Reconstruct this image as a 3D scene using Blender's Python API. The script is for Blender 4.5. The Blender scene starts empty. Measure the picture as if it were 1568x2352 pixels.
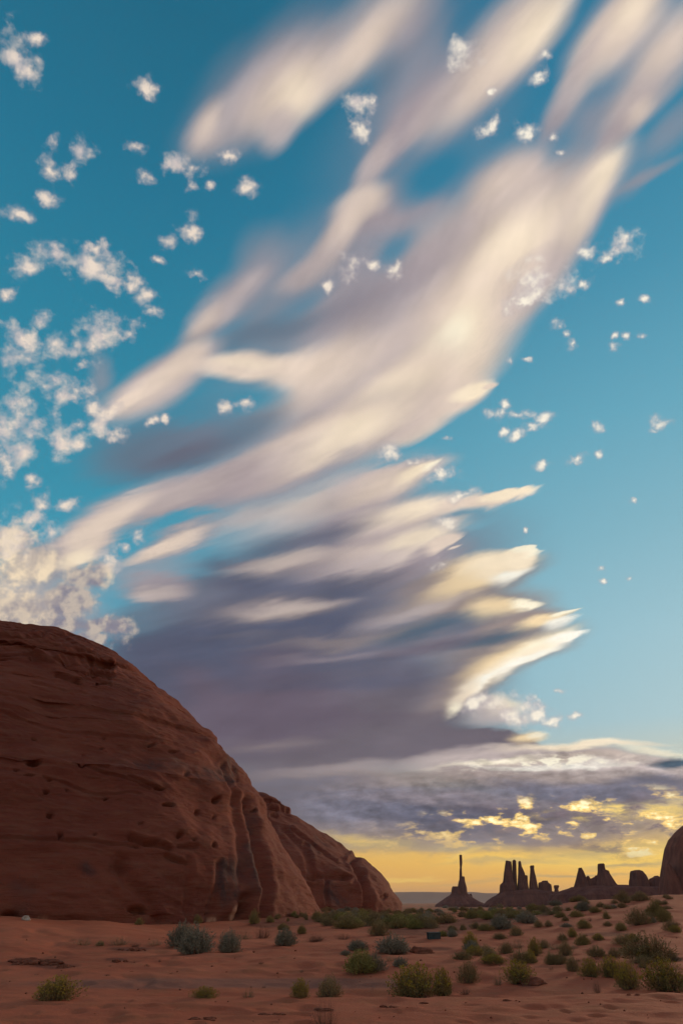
import bpy, math, random
import numpy as np
from mathutils import Vector

# ------------------------------------------------------------------ camera, sky, sun, exposure
scene = bpy.context.scene
COL = scene.collection
PITCH = math.radians(29.77)      # the camera looks up: the land is only the bottom tenth of the picture
EYE = 1.6
cam_data = bpy.data.cameras.new('camera')
cam = bpy.data.objects.new('camera', cam_data)
COL.objects.link(cam)
cam.location = (0, 0, EYE)
cam.rotation_euler = (math.pi / 2 + PITCH, 0, 0)
cam_data.sensor_fit = 'HORIZONTAL'
cam_data.sensor_width = 24.0
cam_data.lens = 24.0
cam_data.clip_start = 0.1
cam_data.clip_end = 120000
scene.camera = cam
scene.view_settings.view_transform = 'Standard'
scene.view_settings.look = 'None'
scene.view_settings.exposure = 0.0
scene.view_settings.gamma = 1.0
scene.view_settings.use_curve_mapping = False
scene.cycles.use_denoising = True
scene.cycles.use_adaptive_sampling = True
scene.cycles.adaptive_threshold = 0.015
scene.cycles.adaptive_min_samples = 12
scene.cycles.max_bounces = 5
scene.cycles.diffuse_bounces = 3
scene.cycles.volume_bounces = 0
scene.cycles.transparent_max_bounces = 8

SUN_AZ, SUN_EL = math.radians(36), math.radians(9)
sun_data = bpy.data.lights.new('sun', 'SUN')
sun_data.energy = 2.0
sun_data.angle = math.radians(12)
sun_data.color = (1.0, 0.66, 0.40)
sun = bpy.data.objects.new('sun', sun_data)
COL.objects.link(sun)
sun.rotation_euler = Vector((-math.sin(SUN_AZ) * math.cos(SUN_EL), -math.cos(SUN_AZ) * math.cos(SUN_EL), -math.sin(SUN_EL))).to_track_quat('-Z', 'Y').to_euler()


def ray(x, y):
    """direction through a point of the photograph (measured on a 1568 x 2352 view of it)"""
    a, b = (x - 784) / 1568, (1176 - y) / 1568
    c, s = math.cos(PITCH), math.sin(PITCH)
    return np.array((a, c - b * s, s + b * c))


def lin(c):
    out = []
    for v in c[:3]:
        v = v / 255.0
        out.append(v / 12.92 if v <= 0.04045 else ((v + 0.055) / 1.055) ** 2.4)
    return (out[0], out[1], out[2], 1.0)


# --- the sky: world nodes, everything a function of the direction looked at
# a stereographic chart of the sky (centred 30 degrees above the north horizon) gives every cloud a place
CH_P = math.radians(30)
CH_F = (0, math.cos(CH_P), math.sin(CH_P))
CH_U = (0, -math.sin(CH_P), math.cos(CH_P))


def chart(x, y):
    d = ray(x, y)
    d = d / np.linalg.norm(d)
    k = 2 / (1 + float(d @ np.array(CH_F)))
    return np.array((d[0] * k, float(d @ np.array(CH_U)) * k))


world = bpy.data.worlds.new('World')
scene.world = world
world.use_nodes = True
WN, WL = world.node_tree.nodes, world.node_tree.links
WN.clear()
world.cycles.sampling_method = 'MANUAL'
world.cycles.sample_map_resolution = 512


def wset(sock, v):
    if hasattr(v, 'is_linked') or isinstance(v, bpy.types.NodeSocket):
        WL.new(v, sock)
    else:
        sock.default_value = v


def wmath(op, a, b=None, c=None, clamp=False):
    n = WN.new('ShaderNodeMath')
    n.operation = op
    n.use_clamp = clamp
    for i, v in enumerate((a, b, c)):
        if v is not None:
            wset(n.inputs[i], v)
    return n.outputs[0]


def wvec(op, a, b=None, scale=None):
    n = WN.new('ShaderNodeVectorMath')
    n.operation = op
    wset(n.inputs[0], a)
    if b is not None:
        wset(n.inputs[1], b)
    if scale is not None:
        wset(n.inputs['Scale'], scale)
    return n.outputs['Value'] if op in ('DOT_PRODUCT', 'LENGTH') else n.outputs['Vector']


def wcomb(x, y, z=0.0):
    n = WN.new('ShaderNodeCombineXYZ')
    for i, v in enumerate((x, y, z)):
        wset(n.inputs[i], v)
    return n.outputs[0]


def wmapr(v, a, b, c=0.0, d=1.0, smooth=True):
    n = WN.new('ShaderNodeMapRange')
    n.interpolation_type = 'SMOOTHSTEP' if smooth else 'LINEAR'
    wset(n.inputs[0], v)
    for i, q in enumerate((a, b, c, d)):
        wset(n.inputs[i + 1], q)
    return n.outputs[0]


def wmix(f, a, b):
    n = WN.new('ShaderNodeMix')
    n.data_type = 'RGBA'
    wset(n.inputs[0], f)
    wset(n.inputs[6], a)
    wset(n.inputs[7], b)
    return n.outputs[2]


def wnoise(vec, scale, detail=3.0, rough=0.5, color=False, dist=0.0):
    n = WN.new('ShaderNodeTexNoise')
    n.inputs['Scale'].default_value = scale
    n.inputs['Detail'].default_value = detail
    n.inputs['Roughness'].default_value = rough
    n.inputs['Distortion'].default_value = dist
    wset(n.inputs['Vector'], vec)
    return n.outputs[1] if color else n.outputs[0]


def wramp(v, stops):
    n = WN.new('ShaderNodeValToRGB')
    e = n.color_ramp.elements
    stops = sorted(stops)
    while len(e) < len(stops):
        e.new(0.5)
    for el, (p, c) in zip(e, stops):
        el.position = p
    for el, (p, c) in zip(e, stops):
        el.position = p
        el.color = lin(c)
    wset(n.inputs[0], v)
    return n.outputs[0]


tc = WN.new('ShaderNodeTexCoord')
D = tc.outputs['Generated']
sep = WN.new('ShaderNodeSeparateXYZ')
WL.new(D, sep.inputs[0])
DX, DY, DZ = sep.outputs
den = wmath('ADD', wvec('DOT_PRODUCT', D, CH_F), 1.0001)
UV0 = wcomb(wmath('DIVIDE', wmath('MULTIPLY', DX, 2.0), den),
            wmath('DIVIDE', wmath('MULTIPLY', wvec('DOT_PRODUCT', D, CH_U), 2.0), den), 1.0)
# the wind-drawn grain of the clouds: nearly level low down, steeper overhead
sv = WN.new('ShaderNodeSeparateXYZ')
WL.new(UV0, sv.inputs[0])
vr = WN.new('ShaderNodeVectorRotate')
vr.rotation_type = 'Z_AXIS'
WL.new(UV0, vr.inputs['Vector'])
WL.new(wmapr(sv.outputs[1], -0.36, 0.42, math.radians(-3), math.radians(-46), False), vr.inputs['Angle'])
STREAK = vr.outputs[0]

EL = wmath('ARCSINE', DZ)                       # elevation, radians
ELN = wmath('DIVIDE', EL, math.radians(70), clamp=True)
AZ = wmath('ARCTAN2', DX, DY)
TOWARD = wmapr(AZ, math.radians(-28), math.radians(34))


def els(pairs):
    return [(e / 70.0, c) for e, c in pairs]


away = wramp(ELN, els([(0, (214, 158, 100)), (2.5, (226, 170, 92)), (5, (196, 168, 122)), (9, (140, 165, 175)), (15, (92, 165, 188)),
                       (21, (76, 160, 185)), (30, (58, 146, 172)), (42, (46, 132, 160)), (53, (38, 118, 148)), (64, (34, 106, 134))]))
near = wramp(ELN, els([(0, (222, 160, 92)), (1.2, (240, 180, 78)), (3.2, (250, 200, 80)), (5, (236, 196, 112)), (8, (196, 196, 178)), (12, (166, 198, 206)),
                       (18, (156, 196, 208)), (26, (132, 183, 199)), (35, (104, 170, 192)), (45, (74, 148, 176)), (55, (50, 130, 162)), (66, (38, 116, 150))]))
base = wmix(TOWARD, away, near)
nish = WN.new('ShaderNodeTexSky')
nish.sky_type = 'NISHITA'
nish.sun_disc = False
nish.sun_elevation = SUN_EL
nish.sun_rotation = SUN_AZ
nish.air_density = 1.0
nish.dust_density = 0.6
nish.ozone_density = 2.0
nsc = wvec('SCALE', nish.outputs[0], scale=0.10)
SKY = wmix(0.07, base, nsc)
# warm broken glow overhead and behind, out of view: added to brighten sand and rock
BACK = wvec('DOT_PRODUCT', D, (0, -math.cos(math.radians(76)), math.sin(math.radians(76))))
back_fill = wmath('MULTIPLY', wmapr(BACK, 0.80, 0.96), wmapr(wnoise(D, 3.2, 3.0, 0.6), 0.30, 0.62, 0.55, 1.0))
SKY = wmix(back_fill, SKY, (0.70, 0.39, 0.29, 1.0))

# wind-drawn warp of the chart, so no cloud keeps a clean outline
def centred(col, amp):
    return wvec('MULTIPLY', wvec('SUBTRACT', col, (0.5, 0.5, 0.5)), (amp, amp, 0))


GR = wnoise(wvec('MULTIPLY', STREAK, (1.0, 3.0, 0.0)), 3.0, 2.0, 0.5, True)
FI = wnoise(wvec('MULTIPLY', STREAK, (1.0, 6.5, 0.0)), 6.0, 4.0, 0.55, True)
F2 = wnoise(wvec('MULTIPLY', STREAK, (1.0, 4.5, 0.0)), 17.0, 4.0, 0.6, True)
calm = wmapr(sv.outputs[1], -0.05, 0.25, 1.0, 0.32)      # overhead the edges are softer
UV = wvec('ADD', wvec('ADD', UV0, centred(GR, 0.060)), wvec('MULTIPLY', wvec('ADD', centred(F2, 0.016), centred(FI, 0.024)), wcomb(calm, calm, 0.0)))
# billows of the small heaped clouds, and their relief towards the low sun
BIL = wnoise(UV0, 22.0, 6.0, 0.58)
RELIEF = wmath('SUBTRACT', BIL, wnoise(wvec('ADD', UV0, (0.011, -0.004, 0)), 22.0, 4.0, 0.55))
PUFFN = wnoise(UV0, 42.0, 6.0, 0.59)
UVP = wvec('ADD', UV0, centred(wnoise(UV0, 30.0, 4.0, 0.6, True), 0.022))

K = dict(cr=(226, 206, 189), br=(253, 234, 204), wt=(255, 245, 218), hot=(255, 250, 235), gold=(250, 222, 176), mv=(164, 150, 154), lm=(190, 175, 172),
         gr=(116, 115, 130), dk=(84, 89, 110), pu=(102, 92, 107), du=(108, 101, 111), tl=(70, 96, 116), bg=(98, 116, 134), yg=(176, 160, 128),
         ye=(252, 214, 110), yw=(255, 240, 176), wg=(150, 136, 132))


def reach(uv, x, y, rx, ry, ang, point=0.0):
    """distance from a place of the chart, 1.0 on the rim of a tilted ellipse round it (drawn to a point at one end)"""
    o = chart(x, y)
    a = math.radians(ang)
    ex = chart(x + 8 * math.cos(a), y - 8 * math.sin(a)) - o
    ey = chart(x + 8 * math.sin(a), y + 8 * math.cos(a)) - o
    lx, ly = np.linalg.norm(ex), np.linalg.norm(ey)
    ux = ex / lx
    uy = np.array((-ux[1], ux[0]))
    sx, sy = 8 / lx / rx, 8 / ly / ry
    p = wvec('DOT_PRODUCT', uv, (ux[0] * sx, ux[1] * sx, -float(ux @ o) * sx))
    q = wvec('DOT_PRODUCT', uv, (uy[0] * sy, uy[1] * sy, -float(uy @ o) * sy))
    if point:
        q = wmath('DIVIDE', q, wmath('MAXIMUM', wmath('MULTIPLY_ADD', p, -point, 1.0), 0.12))
    return wmath('SQRT', wmath('MULTIPLY_ADD', p, p, wmath('MULTIPLY', q, q)))


def bundle(name, build, out_type, **feeds):
    """runs build() inside a node group of its own, fed by the given sockets, and returns the group's result"""
    global WN, WL
    kinds = {'RGBA': 'NodeSocketColor', 'VECTOR': 'NodeSocketVector', 'VALUE': 'NodeSocketFloat'}
    g = bpy.data.node_groups.new(name, 'ShaderNodeTree')
    for k, sck in feeds.items():
        g.interface.new_socket(k, in_out='INPUT', socket_type=kinds[sck.type])
    g.interface.new_socket('result', in_out='OUTPUT', socket_type=kinds[out_type])
    outer = (WN, WL)
    WN, WL = g.nodes, g.links
    gi, go = WN.new('NodeGroupInput'), WN.new('NodeGroupOutput')
    WL.new(build(**{k: gi.outputs[k] for k in feeds}), go.inputs[0])
    WN, WL = outer
    n = WN.new('ShaderNodeGroup')
    n.node_tree = g
    for k, sck in feeds.items():
        WL.new(sck, n.inputs[k])
    return n.outputs[0]


def after(vec, prev):
    """the same coordinates, but worked out only after prev: keeps few values alive at once in the shader"""
    n = WN.new('ShaderNodeVectorMath')
    n.operation = 'MULTIPLY_ADD'
    wset(n.inputs[0], prev)
    n.inputs[1].default_value = (0, 0, 0)
    wset(n.inputs[2], vec)
    return n.outputs['Vector']


def lay(col, banks):
    """soft elliptic banks of cloud, each laid over what is there: x, y, half length, half width, tilt, colour, cover, softness"""
    for i in range(0, len(banks), 12):
        def build(col, uv, sky, part=banks[i:i + 12]):
            uv = after(uv, col)
            for (x, y, rx, ry, ang, c, alpha, soft) in part:
                tip = 0.62 if (x > 840 and 1060 < y < 1720 and c in ('cr', 'br', 'wt', 'hot', 'gold', 'lm')) else 0.0
                f = wmapr(reach(uv, x, y, rx, ry, ang, tip), 1.0, 1.0 - soft, 0.0, alpha)
                col = wmix(f, col, sky if c == 'sky' else lin(K[c]))
            return col
        col = bundle('cloud banks', build, 'RGBA', col=col, uv=UV, sky=SKY)
    return col


def least(items, prev):
    """distance to the nearest of many small puffs"""
    m = wmath('MULTIPLY_ADD', wvec('DOT_PRODUCT', prev, (1, 0, 0)), 0.0, 9.0)
    for i in range(0, len(items), 12):
        def build(m, uv, part=items[i:i + 12]):
            uv = after(uv, m)
            for it in part:
                m = wmath('MINIMUM', m, reach(uv, *it))
            return m
        m = bundle('cloud puffs', build, 'VALUE', m=m, uv=UVP)
    return m

# banks of cloud: x, y, half length, half width, tilt, colour, cover, softness
BANKS = [
    # thin veil over the whole fan
    (960, 330, 460, 230, 50, 'mv', .30, 1), (760, 760, 520, 260, 42, 'mv', .35, 1), (1360, 260, 320, 130, 52, 'mv', .3, 1),
    # streaks high up
    (620, 190, 330, 150, 40, 'mv', .75, .85), (640, 195, 280, 110, 40, 'lm', .85, .8), (680, 205, 190, 90, 42, 'cr', .85, .8), (690, 205, 110, 70, 45, 'br', .5, 1), (475, 285, 115, 62, 60, 'lm', .9, .8), (478, 275, 80, 36, 62, 'cr', .6, 1),
    (860, 60, 260, 120, 42, 'lm', .85, .9), (840, 90, 220, 70, 42, 'cr', .8, .9), (630, 300, 90, 56, 50, 'lm', .75, .8), (960, 60, 160, 80, 48, 'mv', .6, 1),
    (960, 190, 260, 90, 52, 'mv', .6, .9), (1140, 120, 340, 100, 48, 'lm', .9, .7), (1165, 105, 290, 78, 48, 'cr', .85, .8), (1230, 50, 170, 64, 48, 'br', .6, .9), (1075, 45, 90, 30, 55, 'sky', .6, 1),
    (925, 290, 230, 58, 52, 'mv', .85, .7), (860, 370, 130, 42, 58, 'lm', .7, .8), (1010, 225, 170, 45, 50, 'lm', .6, .8), (905, 150, 80, 40, 60, 'bg', .35, 1),
    (1440, 45, 230, 110, 42, 'lm', .95, .75), (1440, 40, 190, 80, 42, 'cr', .9, .8), (1470, 30, 110, 60, 35, 'br', .45, 1), (1335, 170, 210, 44, 60, 'lm', .85, .8), (1275, 280, 110, 36, 62, 'mv', .6, .9), (1400, 120, 140, 40, 50, 'cr', .4, 1),
    (1510, 150, 300, 80, 52, 'lm', .85, .75), (1540, 100, 150, 60, 48, 'cr', .7, .9), (1440, 250, 150, 52, 56, 'lm', .8, .8), (1455, 255, 70, 30, 50, 'cr', .6, 1), (1390, 320, 110, 40, 55, 'mv', .7, .9), (1540, 300, 200, 60, 45, 'mv', .45, .9),
    (1500, 410, 130, 22, 32, 'mv', .5, .9), (1450, 440, 100, 40, 40, 'mv', .35, 1),
    # middle of the fan
    (720, 700, 330, 110, 38, 'mv', .55, .9), (800, 600, 260, 90, 48, 'mv', .5, .9), (900, 480, 200, 60, 30, 'mv', .4, .9), (1330, 300, 160, 60, 52, 'mv', .4, .9),
    (840, 480, 140, 85, 25, 'mv', .8, .8), (830, 462, 105, 55, 25, 'cr', .85, .8), (770, 540, 170, 52, 52, 'lm', .95, .7), (800, 500, 120, 44, 48, 'cr', .7, .9), (690, 625, 90, 38, 40, 'lm', .85, .8), (950, 490, 120, 55, 20, 'mv', .6, .9),
    (630, 740, 240, 100, 36, 'bg', .45, 1), (640, 620, 240, 110, 50, 'mv', .45, 1), (600, 590, 110, 80, 60, 'mv', .5, 1), (540, 680, 170, 62, 38, 'mv', .75, .9), (485, 722, 120, 42, 34, 'lm', .9, .8), (575, 650, 90, 34, 45, 'lm', .55, .9), (470, 725, 70, 24, 32, 'cr', .5, 1),
    (1190, 400, 190, 70, 15, 'mv', .5, .9), (1150, 470, 210, 130, 50, 'lm', .95, .65), (1150, 470, 170, 100, 48, 'cr', .85, .8), (1000, 560, 170, 90, 45, 'lm', .85, .8),
    (1310, 500, 250, 88, 54, 'lm', .97, .55), (1315, 490, 220, 70, 54, 'br', .95, .8), (1375, 410, 90, 42, 58, 'br', .7, .8), (1240, 450, 120, 26, 54, 'mv', .45, 1),
    (1110, 640, 430, 165, 48, 'lm', .97, .6), (1120, 640, 380, 135, 48, 'cr', .9, .8), (1150, 600, 250, 90, 48, 'br', .6, .9), (1210, 660, 170, 66, 42, 'lm', .95, .6), (1190, 645, 120, 44, 42, 'cr', .7, .8), (1170, 690, 110, 30, 35, 'mv', .5, .9),
    (870, 690, 330, 110, 40, 'mv', .85, .8), (780, 720, 170, 50, 34, 'gr', .45, 1), (960, 700, 160, 60, 38, 'lm', .6, .9), (890, 735, 120, 40, 32, 'gr', .35, 1),
    (1010, 800, 310, 150, 46, 'cr', .97, .6), (1030, 800, 200, 100, 50, 'br', .9, .9), (1040, 790, 110, 60, 55, 'wt', .85, .9), (950, 860, 150, 60, 40, 'br', .6, .9),
    (800, 860, 320, 150, 32, 'lm', .95, .7), (760, 850, 220, 90, 28, 'cr', .7, .9), (720, 830, 140, 50, 25, 'cr', .5, 1),
    (600, 765, 170, 44, 20, 'bg', .7, .9), (690, 740, 110, 34, 30, 'bg', .4, 1),
    (410, 840, 170, 84, 38, 'mv', .8, .8), (365, 878, 195, 84, 34, 'lm', .97, .6), (365, 878, 160, 56, 34, 'cr', .85, .8), (420, 820, 100, 55, 45, 'cr', .7, .8), (290, 925, 70, 24, 38, 'cr', .9, .6), (570, 848, 180, 44, 3, 'cr', .95, .6), (690, 850, 120, 60, 10, 'cr', .7, .9), (560, 840, 120, 22, 0, 'br', .35, 1), (225, 850, 44, 75, 0, 'mv', .5, 1),
    (930, 920, 280, 100, 32, 'cr', .97, .6), (880, 930, 190, 70, 30, 'br', .85, .9), (850, 945, 110, 44, 30, 'wt', .5, 1), (1030, 905, 120, 50, 24, 'cr', .97, .6), (1075, 888, 66, 26, 20, 'br', .95, .6), (1115, 878, 26, 10, 10, 'cr', .9, .6), (950, 985, 110, 36, 25, 'cr', .8, .7),
    (420, 1015, 300, 90, 16, 'gr', .8, .9), (330, 1040, 180, 80, 12, 'bg', .7, .9), (600, 960, 140, 50, 25, 'bg', .65, .9), (430, 1050, 260, 50, 16, 'pu', .55, .9),
    (690, 1045, 450, 105, 24, 'mv', .95, .7), (740, 1010, 330, 70, 26, 'cr', .9, .8), (800, 1000, 200, 50, 26, 'br', .65, .9), (600, 1075, 260, 46, 22, 'lm', .6, .9),
    (420, 1140, 300, 70, 15, 'mv', .95, .7), (380, 1150, 240, 52, 18, 'lm', .85, .8), (210, 1235, 170, 66, 38, 'lm', .97, .6), (215, 1235, 140, 48, 38, 'cr', .9, .8), (175, 1280, 85, 32, 16, 'br', .85, .7), (280, 1180, 130, 40, 30, 'cr', .75, .9), (100, 1270, 80, 26, 25, 'mv', .7, .8),
    # the broad dark body lower down
    (760, 1340, 560, 210, 14, 'gr', .97, .7), (600, 1500, 480, 190, 5, 'dk', .97, .6), (780, 1600, 480, 190, 0, 'pu', .97, .6), (900, 1480, 330, 140, 12, 'gr', .8, .8), (600, 1400, 380, 120, 8, 'dk', .7, 1),
    (860, 1690, 400, 90, -4, 'du', .97, .5), (640, 1640, 260, 140, -10, 'pu', .9, .7), (740, 1740, 330, 60, 2, 'du', .9, .8), (640, 1720, 240, 130, 0, 'du', .95, .8), (560, 1600, 260, 160, -15, 'pu', .95, .7), (430, 1500, 220, 110, -10, 'dk', .9, .8),
    (990, 1700, 260, 44, -5, 'du', .98, .3), (1120, 1700, 115, 26, -7, 'du', .97, .3), (1195, 1698, 60, 16, 2, 'gold', .9, .8), (1215, 1694, 35, 8, 6, 'wt', .8, .8),
    (740, 1150, 330, 75, 20, 'lm', .85, .9), (690, 1150, 220, 40, 20, 'cr', .4, 1),
    (1120, 1440, 200, 110, 12, 'wg', .92, .6), (1080, 1330, 170, 60, 14, 'wg', .8, .8), (960, 1290, 170, 60, 18, 'mv', .8, .8), (1040, 1440, 170, 90, 10, 'gr', .8, .8), (1080, 1540, 160, 60, 22, 'wg', .9, .7), (950, 1620, 200, 70, 10, 'du', .9, .7), (1010, 1560, 160, 70, 20, 'gr', .7, .9),
    # fingers of the sunward edge
    (880, 1115, 210, 66, 18, 'lm', .95, .6), (900, 1110, 170, 44, 18, 'cr', .85, .8), (950, 1092, 75, 26, 24, 'br', .85, .7), (985, 1080, 34, 12, 26, 'wt', .7, .7),
    (830, 1190, 240, 60, 16, 'mv', .85, .9), (950, 1190, 210, 56, 18, 'cr', .9, .7), (960, 1180, 130, 34, 18, 'br', .75, .9), (1140, 1145, 108, 24, 16, 'cr', .97, .5), (1170, 1134, 84, 16, 17, 'br', .95, .6), (1060, 1160, 80, 24, 14, 'cr', .85, .7),
    (850, 1260, 250, 66, 20, 'mv', .85, .9), (930, 1255, 200, 52, 20, 'lm', .9, .8), (970, 1240, 140, 32, 22, 'br', .7, .8), (880, 1290, 130, 30, 22, 'lm', .75, .9), (1020, 1245, 60, 16, 28, 'cr', .9, .6), (1050, 1255, 26, 6, 18, 'cr', .8, .7),
    (1060, 1340, 230, 60, 16, 'wg', .92, .6), (1100, 1318, 160, 52, 18, 'gold', .8, .8), (1130, 1300, 110, 40, 18, 'br', .85, .8), (1160, 1325, 75, 20, 24, 'hot', .97, .8), (1190, 1285, 50, 26, 30, 'br', .95, .6), (1205, 1268, 40, 10, 10, 'wt', .9, .6), (1050, 1360, 140, 30, 16, 'gold', .5, .9),
    (1080, 1395, 200, 36, 8, 'wg', .85, .8), (1140, 1396, 110, 30, 8, 'gold', .85, .7), (1195, 1388, 48, 18, 8, 'wt', .9, .7),
    (990, 1436, 230, 34, 9, 'tl', .8, .9), (1190, 1440, 150, 46, 12, 'wg', .92, .6), (1250, 1428, 100, 24, 14, 'gold', .92, .7), (1300, 1411, 50, 8, 10, 'wt', .95, .6), (1285, 1438, 60, 20, 18, 'hot', .9, .8),
    (1130, 1468, 150, 28, 8, 'tl', .85, .9),
    (1150, 1535, 250, 56, 24, 'wg', .95, .6), (1180, 1515, 200, 42, 24, 'gold', .92, .8), (1240, 1495, 120, 30, 26, 'wt', .92, .7), (1300, 1472, 66, 14, 18, 'hot', .97, .6), (1190, 1528, 150, 30, 25, 'br', .9, .9), (1205, 1530, 135, 19, 25, 'hot', .97, .8), (1100, 1570, 120, 26, 26, 'br', .9, .9), (1110, 1572, 100, 15, 26, 'hot', .95, .9), (1060, 1600, 80, 24, 34, 'br', .85, .9), (1036, 1624, 36, 20, 24, 'wt', .9, .9), (1130, 1640, 120, 40, -14, 'lm', .8, .8), (1160, 1625, 80, 26, -6, 'br', .7, .9),
    (1010, 1590, 130, 60, 25, 'wg', .5, 1),
    (430, 1640, 230, 150, -45, 'pu', .95, .7), (330, 1540, 170, 90, -40, 'dk', .8, .8),
    # ribs and shadows across the body
    (620, 1250, 200, 44, 18, 'dk', .5, 1), (520, 1330, 160, 40, 5, 'dk', .7, .9), (760, 1230, 170, 36, 16, 'gr', .6, 1), (680, 1290, 220, 38, 8, 'wg', .8, 1), (560, 1290, 110, 24, 6, 'mv', .5, 1), (800, 1300, 160, 30, 14, 'lm', .4, 1),
    (640, 1392, 230, 40, 7, 'wg', .85, 1), (800, 1345, 200, 34, 14, 'dk', .55, 1), (600, 1450, 200, 20, 3, 'wg', .4, 1), (850, 1450, 220, 24, 10, 'wg', .5, 1), (760, 1530, 330, 40, 2, 'dk', .6, 1), (880, 1590, 260, 40, 6, 'du', .6, 1), (720, 1430, 250, 22, 6, 'dk', .6, .9), (900, 1400, 130, 24, 12, 'wg', .5, 1), (620, 1660, 260, 36, 0, 'pu', .6, 1), (760, 1765, 260, 34, 3, 'lm', .3, 1),
    (700, 1285, 230, 26, 9, 'lm', .55, .9), (850, 1265, 120, 22, 16, 'cr', .35, 1), (660, 1385, 200, 22, 6, 'lm', .55, .9), (520, 1290, 140, 24, 4, 'dk', .6, .9), (760, 1330, 220, 22, 8, 'dk', .6, .9), (900, 1360, 170, 20, 14, 'gr', .6, .9), (960, 1345, 120, 22, 16, 'wg', .6, .9), (700, 1470, 240, 20, 3, 'wg', .35, 1), (560, 1420, 240, 26, 2, 'dk', .6, .9), (900, 1500, 200, 24, 8, 'dk', .5, 1), (700, 1570, 320, 30, 0, 'dk', .45, 1), (1000, 1480, 200, 22, 10, 'pu', .6, 1), (620, 1700, 200, 22, 2, 'wg', .35, 1), (800, 1640, 260, 26, 2, 'pu', .5, 1),
    (760, 1225, 220, 34, 16, 'dk', .5, 1), (640, 1285, 190, 28, 8, 'cr', .3, 1), (660, 1392, 190, 24, 7, 'cr', .25, 1), (840, 1330, 200, 26, 15, 'dk', .4, 1), (700, 1445, 280, 26, 6, 'dk', .7, .9), (560, 1340, 130, 24, 2, 'dk', .6, .9), (480, 1470, 220, 40, 2, 'dk', .6, .9), (780, 1500, 260, 20, 4, 'mv', .35, 1), (900, 1415, 150, 18, 12, 'lm', .45, .9), (1000, 1390, 130, 20, 14, 'lm', .5, .9), (880, 1560, 200, 26, 6, 'dk', .5, 1), (700, 1780, 220, 14, 3, 'lm', .5, .9),
    (420, 1240, 150, 40, 22, 'mv', .85, .7), (390, 1254, 140, 26, 23, 'cr', .95, .8), (360, 1350, 110, 50, 0, 'mv', .9, .7), (355, 1365, 80, 26, 0, 'cr', .85, .8), (560, 1190, 130, 36, 24, 'lm', .6, .9),
    (400, 1200, 130, 20, 16, 'sky', .95, .9), (470, 1185, 60, 12, 14, 'sky', .6, 1), (290, 1255, 60, 26, 40, 'sky', .7, 1), (300, 1420, 130, 50, 0, 'bg', .75, 1), (400, 1480, 200, 70, 0, 'dk', .85, 1), (330, 1310, 170, 60, 15, 'mv', .55, .9), (420, 1370, 200, 70, 5, 'gr', .7, .9), (370, 1362, 100, 28, 3, 'lm', .7, 1), (390, 1254, 140, 22, 23, 'cr', .7, 1), (330, 1480, 120, 40, 8, 'dk', .5, 1),
    # blue windows
    (590, 915, 120, 34, 8, 'sky', .9, .9), (430, 960, 130, 30, 14, 'sky', .6, 1), (690, 690, 130, 36, 35, 'sky', .5, 1), (905, 570, 80, 34, 45, 'sky', .7, .9), (1000, 390, 150, 56, 42, 'sky', .95, .8), (900, 1065, 90, 12, 14, 'sky', .7, .9), (1090, 1205, 70, 14, 16, 'sky', .5, 1), (1290, 330, 100, 50, 50, 'sky', .55, 1),
]
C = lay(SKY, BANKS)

# long flat banks near the horizon
LOW = [
    (700, 1830, 420, 130, 0, 'du', .95, .6), (820, 1900, 320, 60, 0, 'gr', .6, 1),
    (1120, 1880, 700, 90, 0, 'wg', .95, .7), (950, 1850, 560, 80, -2, 'gr', .9, .8), (1300, 1765, 430, 58, -2, 'lm', .96, .3), (1330, 1714, 260, 12, 2, 'br', .9, .8), (1500, 1722, 110, 10, -4, 'wt', .8, .8), (1230, 1745, 260, 14, 5, 'cr', .7, .9), (1200, 1790, 560, 40, 0, 'wg', .85, .9), (1400, 1735, 160, 18, 3, 'cr', .4, 1), (1260, 1740, 260, 22, 5, 'wg', .5, 1),
    (1300, 1815, 420, 40, 0, 'dk', .7, .9), (1050, 1850, 420, 40, -1, 'dk', .55, .9), (1120, 1752, 200, 12, 6, 'wt', .7, 1), (1320, 1752, 200, 9, 4, 'hot', .7, 1), (1180, 1764, 160, 8, 2, 'hot', .6, 1), (900, 1790, 380, 32, 2, 'wg', .6, 1), (800, 1768, 300, 30, 4, 'lm', .45, 1), (720, 1800, 250, 18, 2, 'gr', .6, 1),
    (1350, 1810, 420, 36, 1, 'gr', .95, .8), (1500, 1790, 160, 28, 3, 'gr', .9, .8), (1540, 1748, 80, 16, 8, 'tl', .95, .7), (1000, 1830, 380, 18, 0, 'mv', .5, 1), (800, 1870, 260, 46, 2, 'gr', .85, 1), (1000, 1880, 260, 40, 0, 'dk', .55, 1), (1200, 1850, 220, 22, -2, 'pu', .5, 1),
    (1420, 1965, 300, 50, 0, 'ye', .75, .9), (1180, 1975, 240, 30, 0, 'ye', .4, 1), (1100, 1915, 200, 24, 0, 'gr', .6, 1), (1320, 1890, 240, 40, 2, 'wg', .6, 1), (1000, 1935, 420, 24, 0, 'yg', .7, 1), (1400, 1950, 230, 26, 4, 'yg', .6, 1), (820, 1925, 120, 16, -8, 'ye', .5, 1), (1320, 2012, 260, 8, 1, 'yg', .6, 1), (1450, 1988, 160, 9, 2, 'yg', .7, 1), (1180, 1978, 240, 10, 1, 'yg', .5, 1), (930, 2012, 130, 8, 0, 'ye', .6, 1), (1100, 2030, 200, 7, 1, 'yg', .3, 1), (1520, 2020, 120, 7, 0, 'yg', .5, 1), (1080, 1950, 90, 14, 30, 'ye', .4, 1),
]
C = lay(C, LOW)

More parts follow.
